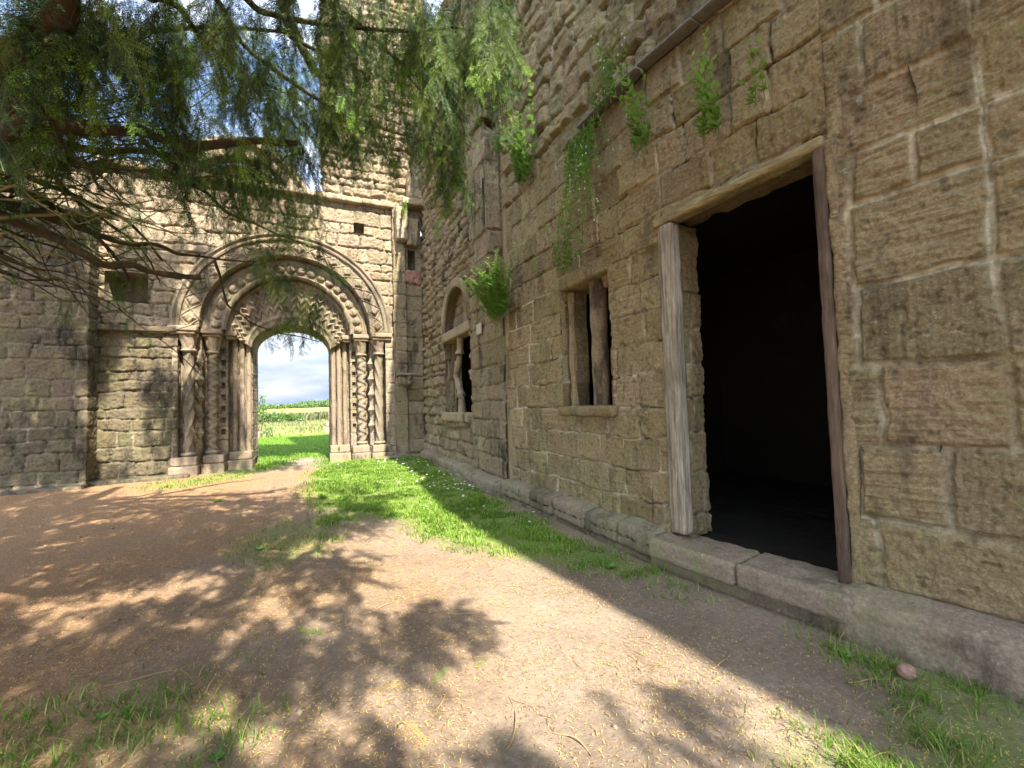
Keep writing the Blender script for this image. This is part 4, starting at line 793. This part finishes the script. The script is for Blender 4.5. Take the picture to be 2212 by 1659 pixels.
def spray_proto(seed, length=.42, sub=9, sp=.0105, nl=.029, nw=.0047):
    r = np.random.RandomState(seed); tw = []
    t = np.linspace(0, 1, 14); main = np.stack([.05*np.sin(t*2.2+seed)+.10*t*r.randn()*.5, .04*np.sin(t*3+seed*2), -length*t], 1); tw.append((main, 1.0))
    for k in range(sub):
        i = int(1+k*12/sub); b = main[i]; sg = 1 if k % 2 else -1; l = (.07+.12*r.rand())*(1-.4*k/sub); a = r.randn()*.5
        d = np.array([sg*math.cos(a)*.75, sg*math.sin(a)*.75, -.55-.35*r.rand()]); tt = np.linspace(0, 1, 7)[:, None]; tw.append((b+d*l*tt+np.array([0, 0, -.04])*tt**2, .8))
    P = []; D = []; S = []; tipf = []
    for line, sc in tw:
        seg = np.linalg.norm(np.diff(line, axis=0), axis=1); L = seg.sum(); n = int(L/sp); c = np.concatenate([[0], np.cumsum(seg)]); q = np.linspace(0.01, L, n)
        p = np.stack([np.interp(q, c, line[:, k]) for k in range(3)], 1); g = np.gradient(p, axis=0); g /= np.linalg.norm(g, axis=1, keepdims=True)+1e-9
        side = np.cross(g, np.array([.15, 1.0, .1])+.25*r.randn(3)); side /= np.linalg.norm(side, axis=1, keepdims=True)+1e-9
        for sg in (-1, 1):
            d = side*sg*.88+g*.42+.16*r.randn(n, 3); d /= np.linalg.norm(d, axis=1, keepdims=True); P.append(p); D.append(d*(nl*sc*(.75+.5*r.rand(n)))[:, None]*np.clip((L-q)/.03, .45, 1)[:, None]); S.append(np.cross(d, np.cross(g, d))); tipf.append((q/L > .72)*1.0)
    P, D, S, tp = np.concatenate(P), np.concatenate(D), np.concatenate(S), np.concatenate(tipf); S /= np.linalg.norm(S, axis=1, keepdims=True)+1e-9; S *= nw/2
    V = np.stack([P-S*.6, P+D*.55-S, P+D, P+D*.55+S], 1)
    # twig ribbons
    RV = []
    for line, sc in tw:
        for k in range(len(line)-1):
            a, b = line[k], line[k+1]; w = np.array([.0017, .0007, 0]); RV.append([a-w, a+w, b+w, b-w])
    return V, tp, np.array(RV)
PROT = [spray_proto(s) for s in range(8)]+[spray_proto(20+s, sp=.02, nl=.034, nw=.017) for s in range(4)]
def rotz(a):
    c, s = math.cos(a), math.sin(a); return np.array([[c, -s, 0], [s, c, 0], [0, 0, 1]])
class Leaves:
    def __init__(s): s.V = []; s.C = []; s.W = []
    def put(s, proto, pos, R, sc, br, tip):
        V, tp, RV = PROT[proto]; v = (V.reshape(-1, 3)*sc)@R.T+pos; s.V.append(v)
        c = np.zeros((len(V), 4, 3)); c[:, :, 0] = br+.25*(rs.rand(len(V), 1)-.5); c[:, :, 1] = (tp*tip)[:, None]; s.C.append(np.clip(c, 0, 1).reshape(-1, 3)); s.W.append((RV.reshape(-1, 3)*sc)@R.T+pos)
    def build(s, name, parent):
        V = np.concatenate(s.V); C = np.concatenate(s.C); W = np.concatenate(s.W); nv = len(V)
        Q = np.arange(nv+len(W)).reshape(-1, 4); mi = np.concatenate([np.zeros(nv//4, int), np.ones(len(W)//4, int)])
        return mesh_obj(name, np.concatenate([V, W]), Q, [M['yew'], M['sprig']], parent, smooth=False, attrs={'leaf': np.concatenate([C, np.zeros((len(W), 3))])}, matidx=mi)
def rnd_rot(r, tilt):
    a = r.rand()*2*math.pi; b = tilt*(r.rand()-.2); R = rotz(a); c, s = math.cos(b), math.sin(b); return R@np.array([[1, 0, 0], [0, c, -s], [0, s, c]])@rotz(r.rand()*6.3)
def pip(x, y, poly): return bool(poly_in(np.array([x]), np.array([y]), poly)[0])
def proj(P):
    d = np.asarray(P)-CAM; z = d@_F; return CX+FOC*(d@_R)/z, CY-FOC*(d@_U)/z, z
FOL = [([(-60, -60), (1110, -60), (1100, 40), (1050, 100), (990, 170), (900, 150), (800, 120), (700, 130), (560, 170), (430, 170), (300, 130), (150, 110), (-60, 90)], 860, 3.4, 6.6, .36, 2),
       ([(560, 150), (990, 180), (985, 230), (900, 270), (800, 260), (700, 250), (600, 240)], 180, 3.8, 5.6, .3, 2),
       ([(930, 240), (985, 250), (1000, 340), (960, 340)], 22, 4.0, 4.6, .35, 2), ([(340, 100), (420, 100), (425, 250), (345, 250)], 60, 3.4, 4.6, .05, 3),
       ([(380, 240), (640, 240), (700, 340), (640, 400), (560, 420), (430, 360)], 125, 4.0, 5.6, .1, 2), ([(600, 390), (700, 400), (720, 440), (600, 450)], 24, 4.6, 5.4, .1, 2),
       ([(540, 520), (740, 540), (700, 600), (640, 640), (580, 600)], 60, 4.6, 5.4, .1, 1), ([(600, 640), (700, 640), (700, 690), (620, 690)], 34, 4.4, 4.8, .05, 1),
       ([(470, 400), (530, 410), (515, 510), (485, 500)], 9, 3.6, 3.9, .1, 1), ([(-60, 120), (150, 140), (300, 190), (260, 270), (-60, 260)], 110, 3.8, 5.6, .1, 2),
       ([(1030, 40), (1110, 0), (1110, 130), (1060, 180)], 22, 3.6, 4.4, .55, 2), ([(880, -30), (1090, -30), (1060, 60), (900, 70)], 40, 3.6, 4.6, .6, 2), ([(-60, 240), (300, 270), (330, 480), (100, 440), (-60, 420)], 55, 4.2, 5.4, .05, 1)]
lv = Leaves(); rf = np.random.RandomState(23)
for poly, n, d0, d1, tip, ch in FOL:
    bb = np.array(poly); k = 0
    while k < n:
        x = bb[:, 0].min()+rf.rand()*np.ptp(bb[:, 0]); y = bb[:, 1].min()+rf.rand()*np.ptp(bb[:, 1])
        if not pip(x, y, poly): continue
        k += 1
        gap = fbm(np.array(x*.011), np.array(y*.011), seed=71, o=2)
        if gap < -.12 and rf.rand() < .72: continue
        dist = d0+(d1-d0)*rf.rand(); p = at_d(x, y, dist)
        if p[0] > 2.35: continue
        br = np.clip(.36+.55*rf.randn()+.0003*(x-500)+.5*fbm(np.array(x*.02+9), np.array(y*.02), seed=73, o=2), 0, 1); R = rnd_rot(rf, .9); tp = tip*(rf.rand() < .5)*1.6
        for c in range(ch):
            lv.put(rf.randint(8), p, R, .52+.42*rf.rand(), br, tp if c == ch-1 else 0)
            p = p+np.array([.05*rf.randn(), .05*rf.randn(), -.20-.08*rf.rand()]); R = R if rf.rand() < .6 else rnd_rot(rf, .7)
# sprays along the thinner limbs
for L, r0 in lines:
    for i in range(4, len(L), 3):
        if rf.rand() < .16: lv.put(rf.randint(8), L[i], rnd_rot(rf, 1.1), .4+.3*rf.rand(), rf.rand()*.6, .1)
lv.build('foliage', yew)
# unseen crown sprays, placed along sun rays to dapple the court and church wall
SH = [(world_poly(p), w) for p, w in (
    ([(700, 1430), (860, 1330), (960, 1300), (1050, 1330), (970, 1375), (880, 1430), (800, 1480), (700, 1520), (640, 1600), (900, 1659), (560, 1720), (540, 1560)], 1.0),
    ([(-60, 1440), (250, 1420), (560, 1470), (700, 1659), (600, 1800), (-60, 1800)], .8), ([(-60, 1075), (540, 1035), (600, 1100), (420, 1230), (200, 1280), (-60, 1310)], .55),
    ([(1195, 1395), (1245, 1390), (1295, 1480), (1275, 1550), (1205, 1540)], 1.0), ([(1420, 1480), (1500, 1500), (1570, 1570), (1680, 1610), (1560, 1700), (1420, 1700), (1390, 1600)], .8),
    ([(1040, 1590), (1200, 1610), (1260, 1700), (1000, 1700)], .8), ([(690, 1030), (860, 1045), (900, 1090), (760, 1125), (640, 1150), (560, 1120)], .75), ([(640, 1240), (700, 1215), (800, 1230), (760, 1270), (650, 1300)], .8))]
def shade(x, y):
    s = np.zeros(x.shape)
    for p, w in SH: s = np.maximum(s, w*poly_in(x, y, p))
    nz_ = fbm(x*.75+3, y*1.5, seed=77, o=4, g=.6); base = np.clip((nz_+.14-.13*(x+1.0))*9, 0, 1)*(x < .35); return np.maximum(s*np.clip(nz_*6+1.4, .12, 1), base*.95)
ls = Leaves(); k = 0; R0_ = np.random.RandomState(29)
while k < 7000:
    x, y = -6.5+8.8*R0_.rand(), .4+11.8*R0_.rand()
    if R0_.rand() > shade(np.array([x]), np.array([y]))[0]: continue
    z = 3.7+2.6*R0_.rand(); p = np.array([x, y, 0])+SUN/SUN[2]*z; u, v, w = proj(p); k += 1
    if w > .3 and -80 < u < W_+80 and -150 < v < H_: continue
    ls.put(8+R0_.randint(4), p+np.array([0, 0, .2]), rnd_rot(R0_, 1.0), 1.2, .3, 0)
k = 0
while k < 5200:
    x, zz = -7.5+7.2*R0_.rand(), 5.8*R0_.rand(); nz_ = fbm(np.array(x*1.4), np.array(zz*.6), seed=79, o=4); k += 1
    if nz_+.13-.10*(x+1.9) < 0: continue
    h = 5.5+3.5*R0_.rand(); p = np.array([x, 12.4, zz])+SUN/SUN[2]*h; u, v, w = proj(p)
    if w > .3 and -80 < u < W_+80 and -170 < v < H_: continue
    ls.put(8+R0_.randint(4), p+np.array([0, 0, .2]), rnd_rot(R0_, 1.0), 1.2, .3, 0)
ls.build('foliage', yew)
for i in range(9):
    a = i*.8; e = TR+np.array([1.5+3.2*math.cos(a)*.8, -1.5+4.5*math.sin(a)*.7, 6.5+1.2*math.sin(i*2.1)]); e[0] = min(e[0], 1.2)
    u, v, w = proj(e)
    L, V, Q = limb('branch', None, 0, 0, .10, .03, 400+i, 24, .2, pts3=[TR+[.2, -.1, 4.4+.3*i], (TR+[.3, -.2, 5.2+.3*i])*.5+e*.5+[0, 0, .4], e]); mesh_obj('branch', V, Q, M['bark'], yew)

# ------------------------------------------------------------------ plants rooted in the walls and weeds on the ground
def leaf_quads(P, D, N, w):
    S = np.cross(D, N); S /= np.linalg.norm(S, axis=1, keepdims=True)+1e-9; l = np.linalg.norm(D, axis=1, keepdims=True); S = S*l*w
    a = P; b = P+D*.4+S; c = P+D; d = P+D*.4-S; m = P+D*.45-N*l*.06
    return np.stack([a, b, c, m, a, m, c, d], 1)
def wall_plant(name, label, cat, base, n, h, spread, droop, leaf, seed, group=None, flower=0, out=(-1, -.25, 0), w=.2, pair=.028, fan=.22):
    r = np.random.RandomState(seed); t_ = thing(name, label, cat, group); t_.location = base; LV = []; LC = []; st = []; FV = []
    out = np.array(out, float); out /= np.linalg.norm(out); tang = np.array([0, 1.0, 0])
    for k in range(n):
        hh = h*(.45+.55*r.rand()); off = tang*spread*r.randn()*.35+out*.02; up = -1 if droop > 1 else 1; m = 9; s = np.linspace(0, 1, m)[:, None]
        dx = out*(.10+.25*r.rand())*hh*(1 if droop <= 1 else .25)+tang*r.randn()*fan*hh
        line = off+dx*s**1.2*(1+.3*s)+np.array([0, 0, up*hh])*(s-droop*.28*s**3*(up > 0))+.012*np.stack([vn(s[:, 0]*4+k, s[:, 0]*0+q, seed=seed) for q in range(3)], 1)
        V, Q = tube_arrays(line, .0028*(1.2-s[:, 0]*.8), 4, seed); st.append((V, Q)); nl = max(4, int(hh/pair)); q = np.linspace(.12, 1, nl); p = np.stack([np.interp(q, s[:, 0], line[:, j]) for j in range(3)], 1)
        for sg in (-1, 1):
            a = np.arange(nl)*1.9+r.rand()*6; d = np.stack([np.cos(a)*sg, np.sin(a)*sg, .35+.3*r.randn(nl)*.5], 1); d[:, 0] = np.where(d[:, 0] > .3, -d[:, 0], d[:, 0]); d /= np.linalg.norm(d, axis=1, keepdims=True)
            d *= (leaf*(.6+.6*r.rand(nl))*np.clip(1.25-q*.75, .4, 1))[:, None]; nn = np.cross(d, np.cross(np.array([0, 0, 1.0]), d)); nn /= np.linalg.norm(nn, axis=1, keepdims=True)+1e-9; nn += .25*r.randn(nl, 3)
            LV.append(leaf_quads(p, d, nn, w)); c = np.zeros((nl, 8, 3)); c[:, :, 0] = (.2+.5*q+.3*r.rand(nl))[:, None]; c[:, :, 1] = ((q > .8)*.45*r.rand())[:, None]; LC.append(c)
        if flower:
            f = p[r.rand(nl) < flower]+.02*r.randn(1, 3); FV += [f]
    V, Q = merge(st); mesh_obj('stems', V, Q, M['stem'], t_)
    V = np.concatenate(LV); mesh_obj('leaves', V.reshape(-1, 3), np.arange(V.size//3).reshape(-1, 4), M['weed'], t_, smooth=False, attrs={'leaf': np.clip(np.concatenate(LC), 0, 1).reshape(-1, 3)})
    if flower:
        f = np.concatenate(FV); a = np.arange(5)/5*2*np.pi; V = f[:, None]+.011*np.stack([0*a-.3, np.cos(a), np.sin(a)], 1)[None]; T = [(i*5, i*5+j, i*5+j+1) for i in range(len(f)) for j in (1, 2, 3)]
        tag(mesh_obj('flowers', V.reshape(-1, 3), [], M['petal'], t_, tris=T), kind='stuff')
    return t_
G1 = 'plants rooted in the right wall'
wall_plant('wall_shrub', 'dense bright green bush growing from the broken pilaster base above the plaque', 'plant', tuple(at_x(1083, 690, 2.74)), 95, 1.0, .38, .5, .115, 1, G1, out=(-1, .3, 0), pair=.04, fan=.42)
wall_plant('wall_plant', 'leafy clump on the ledge just right of the ashlar pilaster', 'plant', tuple(at_x(1140, 395, 2.82)), 18, 1.1, .45, .2, .12, 2, G1, pair=.05, fan=.3)
wall_plant('trailing_plant', 'trailing creeper with tiny white flowers hanging down the middle of the right wall', 'plant', tuple(at_x(1262, 270, 2.84)), 28, 1.3, .55, 1.6, .055, 3, G1, flower=.10, w=.3, pair=.04)
wall_plant('trailing_plant', 'thin creeper with white flowers climbing over the rubble courses above the slate drip stones', 'plant', tuple(at_x(1330, 215, 2.86)), 15, .65, .45, .3, .05, 4, G1, flower=.12, w=.3, pair=.04)
wall_plant('wall_plant', 'upright nettle-like plant on the wall between the creeper and the door lintel', 'plant', tuple(at_x(1390, 330, 2.89)), 7, .85, .26, .1, .12, 5, G1, pair=.065)
wall_plant('wall_plant', 'tall upright nettle-like plant high above the door lintel', 'plant', tuple(at_x(1545, 300, 2.94)), 8, .85, .26, .1, .11, 6, G1, pair=.06)
wall_plant('wall_plant', 'small two-stemmed plant on the wall above the right end of the door lintel', 'plant', tuple(at_x(1630, 235, 2.98)), 4, .45, .22, .1, .09, 7, G1, pair=.07)
wall_plant('trailing_plant', 'thin leafy stems hanging over the lintel of the two-light window', 'plant', tuple(at_x(1232, 590, 2.84)), 16, 1.05, .34, .1, .075, 8, G1, w=.2, pair=.06)
wall_plant('wall_plant', 'small yellowish plant on top of the stepped pilaster', 'plant', tuple(at_x(1085, 330, 2.75)), 12, .42, .3, .3, .09, 9, G1, pair=.05)
wall_plant('wall_plant', 'tiny seedling on the ashlar left of the two-light window', 'plant', tuple(at_x(1165, 600, 2.84)), 3, .28, .12, .2, .05, 10, G1, pair=.05)
wall_plant('ivy_tuft', 'patch of ivy hanging over the string course in the sunlit corner', 'plant', tuple(at_y(868, 455, 12.25)), 40, .55, .9, 1.6, .05, 11, None, out=(-.2, -1, 0), w=.4)
wall_plant('wall_plant', 'wispy dry weeds on the shaded rubble below the corner string block', 'plant', tuple(at_x(945, 480, 2.82)), 20, .7, .8, 1.5, .04, 12, G1, w=.2, pair=.05)
wall_plant('wall_plant', 'small green tuft in the base of the doorway on its right side', 'plant', tuple(at_y(733, 975, 12.42)), 10, .22, .15, .3, .05, 13, None, out=(0, -1, 0))
def rosette(label, x, y, n, l, seed, w=.24):
    r = np.random.RandomState(seed); t_ = on_z(x, y); a = np.arange(n)*2.4+r.rand(); ln = l*(.6+.5*r.rand(n)); P = np.zeros((n, 3)); d = np.stack([np.cos(a), np.sin(a), .35+.3*r.rand(n)], 1); d *= (ln/np.linalg.norm(d, axis=1))[:, None]
    nn = np.cross(d, np.cross(np.array([0, 0, 1.0]), d)); nn /= np.linalg.norm(nn, axis=1, keepdims=True); V = leaf_quads(P, d, nn, w)
    c = np.zeros((n, 8, 3)); c[:, :, 0] = (.15+.5*r.rand(n))[:, None]
    o = mesh_obj('broadleaf_weed', V.reshape(-1, 3), np.arange(n*8).reshape(-1, 4), M['weed'], smooth=False, attrs={'leaf': c.reshape(-1, 3)}); o.location = (t_[0], t_[1], float(gz(t_[0], t_[1]))+.004); tag(o, label, 'weed', 'broad-leaved weeds in the court')
rosette('pale green broadleaf weed rosette at the near end of the lush grass strip', 1320, 1228, 16, .085, 1)
rosette('broadleaf weed in the sparse grass, bottom left corner', 470, 1640, 12, .055, 2); rosette('broadleaf weed in the shaded grass tufts, left foreground', 215, 1560, 14, .05, 3)
rosette('flat weed in the needle litter near the left wall', 470, 1085, 14, .11, 4); rosette('weed in the needle litter mid court on the left', 560, 1188, 10, .09, 5); rosette('weed among tufts beside the right plinth near the pale stone', 1830, 1420, 9, .07, 6)

# ------------------------------------------------------------------ small things on the ground
o = rough_box('loose_stone', tuple(on_z(1958, 1450, .03)), (.085, .06, .07), rotz(.5), M['pink'], None, rad=.03, step=.008, amp=.010, seed=5, sc=20, tint=(.9, .5)); tag(o, 'small pale pink loose stone in the grass by the right plinth', 'stone')
o = rough_box('wall_plaque', tuple(at_x(1035, 711, 2.80)), (.02, .26, .20), XYZ, M['plaque'], None, rad=.006, step=.02, amp=.003, seed=6); tag(o, 'small pale rectangular plaque on the wall beside the far window', 'plaque')
TW = [('long thin dry twig lying in the sunlit earth, bottom centre', (1108, 1560), 1.1, .34, .7), ('pale curved straw-coloured twig in the foreground right of centre', (1240, 1600), 2.0, .2, 1.2), ('dry twig on the shaded earth below the right plinth', (1560, 1430), .2, .22, .4),
      ('pale straight twig by the loose stone at the right', (1880, 1470), -.3, .26, .1), ('thin yellow twig on the sunlit earth left of centre', (830, 1310), .4, .28, .5), ('bent twig in the dark shade at the lower centre', (960, 1500), 1.0, .25, .8),
      ('fallen twig across the litter in the left foreground', (330, 1460), .1, .45, .6), ('short forked twig near the lawn edge in the sun', (1010, 1330), -.5, .2, .4)]
for i, (lb, (x, y), a, l, bd) in enumerate(TW):
    c = on_z(x, y); s = np.linspace(-.5, .5, 9); L = np.stack([c[0]+math.cos(a)*l*s-math.sin(a)*bd*l*(s*s-.1)*.6, c[1]+math.sin(a)*l*s+math.cos(a)*bd*l*(s*s-.1)*.6, .008+.006*np.cos(s*9)+0*s], 1); L[:, 2] += gz(L[:, 0], L[:, 1])
    V, Q = tube_arrays(L, .0032*(1.2-abs(s+.1)), 5, i); o = mesh_obj('fallen_twig', V, Q, M['drytwig']); tag(o, lb, 'twig', 'fallen twigs on the earth')
SPG = [('orange-brown dead yew sprig on the dark earth, bottom centre left', (870, 1555), .5, 'needle'), ('orange dead yew sprig at the lower left of centre', (790, 1500), .45, 'needle'), ('green fallen yew sprig on the sunlit earth near the bottom centre', (940, 1480), .35, 'yew'), ('yellow-green fallen yew sprig on the earth left of centre', (700, 1370), .5, 'yew'), ('small green sprig on the sunlit path in the middle', (1060, 1420), .3, 'yew')]
for i, (lb, (x, y), sc, mt) in enumerate(SPG):
    c = on_z(x, y); V, tp, RV = PROT[i]; R = rotz(i*1.3)@np.array([[1, 0, 0], [0, 0, 1], [0, .12, 0]]); V = (V.reshape(-1, 3)*sc)@R.T; V[:, 2] = np.abs(V[:, 2])*.35+.006
    cc_ = np.zeros((len(V), 3)); cc_[:, 0] = .6; cc_[:, 1] = .35 if i != 3 else .8
    o = mesh_obj('fallen_sprig', V, np.arange(len(V)).reshape(-1, 4), M[mt], smooth=False, attrs={'leaf': cc_}); o.location = (c[0], c[1], float(gz(c[0], c[1]))); tag(o, lb, 'sprig', 'fallen yew sprigs')
# daisies
def daisy_mesh():
    a = np.arange(12)/12*2*np.pi; V = [(0, 0, .055)]; T = []; mi = []
    for k in a: V += [(.0155*math.cos(k-.2), .0155*math.sin(k-.2), .056), (.0155*math.cos(k+.2), .0155*math.sin(k+.2), .056)]
    for k in range(12): T.append((0, 1+2*k, 2+2*k)); mi.append(0)
    b = len(V); V += [(.006*math.cos(k), .006*math.sin(k), .058) for k in a[::2]]+[(0, 0, .061)]
    for k in range(6): T.append((b+k, b+(k+1) % 6, b+6)); mi.append(1)
    b = len(V); V += [(.0012, 0, 0), (-.0006, .001, 0), (-.0006, -.001, 0), (0, 0, .056)]
    for k in range(3): T.append((b+k, b+(k+1) % 3, b+3)); mi.append(2)
    return V, T, mi
V, T, mi = daisy_mesh(); d0 = mesh_obj('daisy', V, [], [M['petal'], M['eye'], M['stem']], smooth=False, tris=T, matidx=mi)
DZ = []; rd = np.random.RandomState(37)
DC = [tuple(on_z(x, y)[:2]) for x, y in ((865, 1005), (905, 1020), (945, 1040), (975, 1050))]
while len(DZ) < 120:
    c = DC[rd.randint(4)]; p = (c[0]+.42*rd.randn()*.8, c[1]+.75*rd.randn()*.8)
    if .7 < p[0] < 2.6 and 6.3 < p[1] < 12.2: DZ.append(p)
for x, y in ((1005, 1102), (1045, 1100), (1062, 1103), (1155, 1118), (1140, 1105), (925, 1092), (920, 1105), (1025, 1157), (1142, 1137), (1250, 1160), (730, 1010), (755, 1003), (770, 1030), (820, 1045), (1190, 1150), (1370, 1182)): DZ.append(tuple(on_z(x, y)[:2]))
for i, (x, y) in enumerate(DZ):
    o = d0 if i == 0 else d0.copy()
    if i: COL.objects.link(o)
    o.location = (x, y, float(gz(x, y))); o.rotation_euler = (.35*rd.randn()-.25, .3*rd.randn(), rd.rand()*6); s = .9+.5*rd.rand(); o.scale = (s, s, s)
    tag(o, 'small white daisy standing in the lush grass below the far plinth', 'daisy', 'daisies in the grass')

# ------------------------------------------------------------------ beyond the doorway
def stump(name, label, courses, seed):
    t_ = thing(name, label, 'ruin', 'pink stone stumps on the lawn')
    for i, (cx_, cy_, z0, z1, lx, ly) in enumerate(courses): rough_box('stone_block', (cx_, cy_, (z0+z1)/2), (lx, ly, z1-z0-.012), XYZ, M['pink'], t_, rad=.04, amp=.03, step=.05, seed=seed+i)
a = on_z(548, 948); stump('masonry_stump', 'low pink stone stump on the lawn at the left edge of the doorway view', [(a[0]-.25, a[1]+.4, -.1, .36, 1.1, .8), (a[0]-.3, a[1]+.4, .36, .64, .95, .75), (a[0]-.45, a[1]+.4, .64, .92, .85, .7)], 700)
a = on_z(706, 936); stump('masonry_stump', 'taller stepped pink stone stump on the lawn at the right edge of the doorway view', [(a[0]+.30, a[1]+.4, -.1, .40, 1.0, .9), (a[0]+.38, a[1]+.4, .40, .72, .85, .8), (a[0]+.50, a[1]+.4, .72, 1.10, .8, .75), (a[0]+.48, a[1]+.4, 1.10, 1.42, .8, .7)], 720)
def leaf_cloud(name, C, Rad, n, s, mat, parent, seed, shell=.5):
    r = np.random.RandomState(seed); i = r.randint(len(C), size=n); d = r.randn(n, 3); d /= np.linalg.norm(d, axis=1, keepdims=True); p = np.array(C)[i]+d*(np.array(Rad)[i])*((shell+(1-shell)*r.rand(n))[:, None])
    dd_ = r.randn(n, 3); dd_ /= np.linalg.norm(dd_, axis=1, keepdims=True); dd_ *= s*(.6+.7*r.rand(n))[:, None]; nn = np.cross(dd_, r.randn(n, 3)); nn /= np.linalg.norm(nn, axis=1, keepdims=True)+1e-9
    V = leaf_quads(p, dd_, nn, .33); c = np.zeros((n, 8, 3)); c[:, :, 0] = r.rand(n)[:, None]; c[:, :, 1] = (.3*r.rand(n))[:, None]
    return mesh_obj(name, V.reshape(-1, 3), np.arange(n*8).reshape(-1, 4), mat, parent, smooth=False, attrs={'leaf': c.reshape(-1, 3)})
def bush(name, label, base, blobs, n, s, seed, group=None, stems=5):
    t_ = thing(name, label, 'shrub', group); t_.location = base; C = [b[:3] for b in blobs]; Rr = [b[3:] for b in blobs]; leaf_cloud('leaves', C, Rr, n, s, M['shrub'], t_, seed); parts = []
    for k in range(stems):
        e = np.array(C[k % len(C)]); V, Q = tube_arrays(smooth_line([(0, 0, -.05), e*.5+[.05*k, 0, .1], e], 9), np.linspace(.02, .006, 9), 5); parts.append((V, Q))
    V, Q = merge(parts); mesh_obj('stems', V, Q, M['bark'], t_)
a = at_y(560, 930, 28.2)
bush('shrub', 'loose green shrub with tall shoots growing behind the left pink stump', (a[0], a[1], 0), [(0, 0, .5, .7, .5, .5), (-.4, .2, 1.1, .5, .5, .5), (.1, .1, 1.6, .3, .3, .35), (.15, 0, 2.1, .2, .2, .35), (-.7, .2, 2.4, .35, .3, .3), (-.6, 0, 1.7, .4, .3, .3), (.5, .2, .3, .3, .3, .3)], 750, .10, 5)
a = at_y(600, 908, 58.0)
bush('shrub', 'wide dark bush at the weedy field edge in the left of the doorway view', (a[0], a[1], 0), [(0, 0, .6, 2.2, 1, .8), (-2.2, 0, .9, 1.8, 1, 1.1), (1.6, .5, .5, 1.5, 1, .6), (-3.5, .5, 1.3, 1.5, 1, 1.4)], 2200, .28, 6)
hd = thing('hedge', 'long dark hedge along the far side of the corn field', 'hedge'); C = []; Rr = []; rh = np.random.RandomState(41)
for x in np.arange(-170, 150, 3.0): C.append((x, 262, float(gz(x, 262.))+.9+.004*x)); Rr.append((2.4, 1.6, 1.3+.4*rh.rand()))
leaf_cloud('leaves', C, Rr, 16000, .9, M['shrub'], hd, 7)
C = []; Rr = []
for x in np.arange(-190, 170, 7.0):
    hgt = 4.6+3.0*vn(np.array(x*.055), np.array(2.0), seed=9)+1.5*rh.rand()
    C.append((x+2*rh.randn(), 330, float(gz(x, 330.))+hgt*.45)); Rr.append((5.5, 4, max(1.2, hgt*.6)))
o = leaf_cloud('distant_wood', C, Rr, 20000, 1.3, M['shrub'], None, 8); tag(o, 'low line of distant trees on the horizon', 'trees', kind='stuff')
ra = thing('ruined_arch', 'fragment of a ruined moulded arch rising behind the church wall against the sky', 'ruin')
YR = 14.1; c = at_y(527, 452, YR); px = abs(at_y(627, 452, YR)[0]-c[0])/100
ring('arch_stones', c[0], c[2], px*112, px*140, YR, .45, M['church'], ra, a0=0, a1=math.pi, seed=51, nr=20, vous=21); ring('hood_mould', c[0], c[2], px*138, px*150, YR-.04, .55, M['church'], ra, seed=52, nr=14, vous=15)
masonry('infill', Path([(c[0]-px*114, YR+.1), (c[0]+px*114, YR+.1)]), 7.2, c[2]+px*112, .04, .04, rows_list(7.0, c[2]+4, .2, .35, 5), (.3, .6), M['pink'], ra, seed=53, cut=lambda s, z: (np.hypot(s-px*114, z-c[2]) > px*114) & (z > c[2]))
masonry('wall_facing', Path([(c[0]-7, YR+.12), (c[0]-px*112, YR+.12)]), 7.2, c[2]+1.0, .05, .05, rows_list(7.0, c[2]+2, .25, .4, 6), (.3, .7), M['church'], ra, seed=54, top=lambda q: c[2]+.3+.5*vn(q*1.4, q*0))
print('polys', sum(len(m.polygons) for m in bpy.data.meshes), 'objects', len(bpy.data.objects))
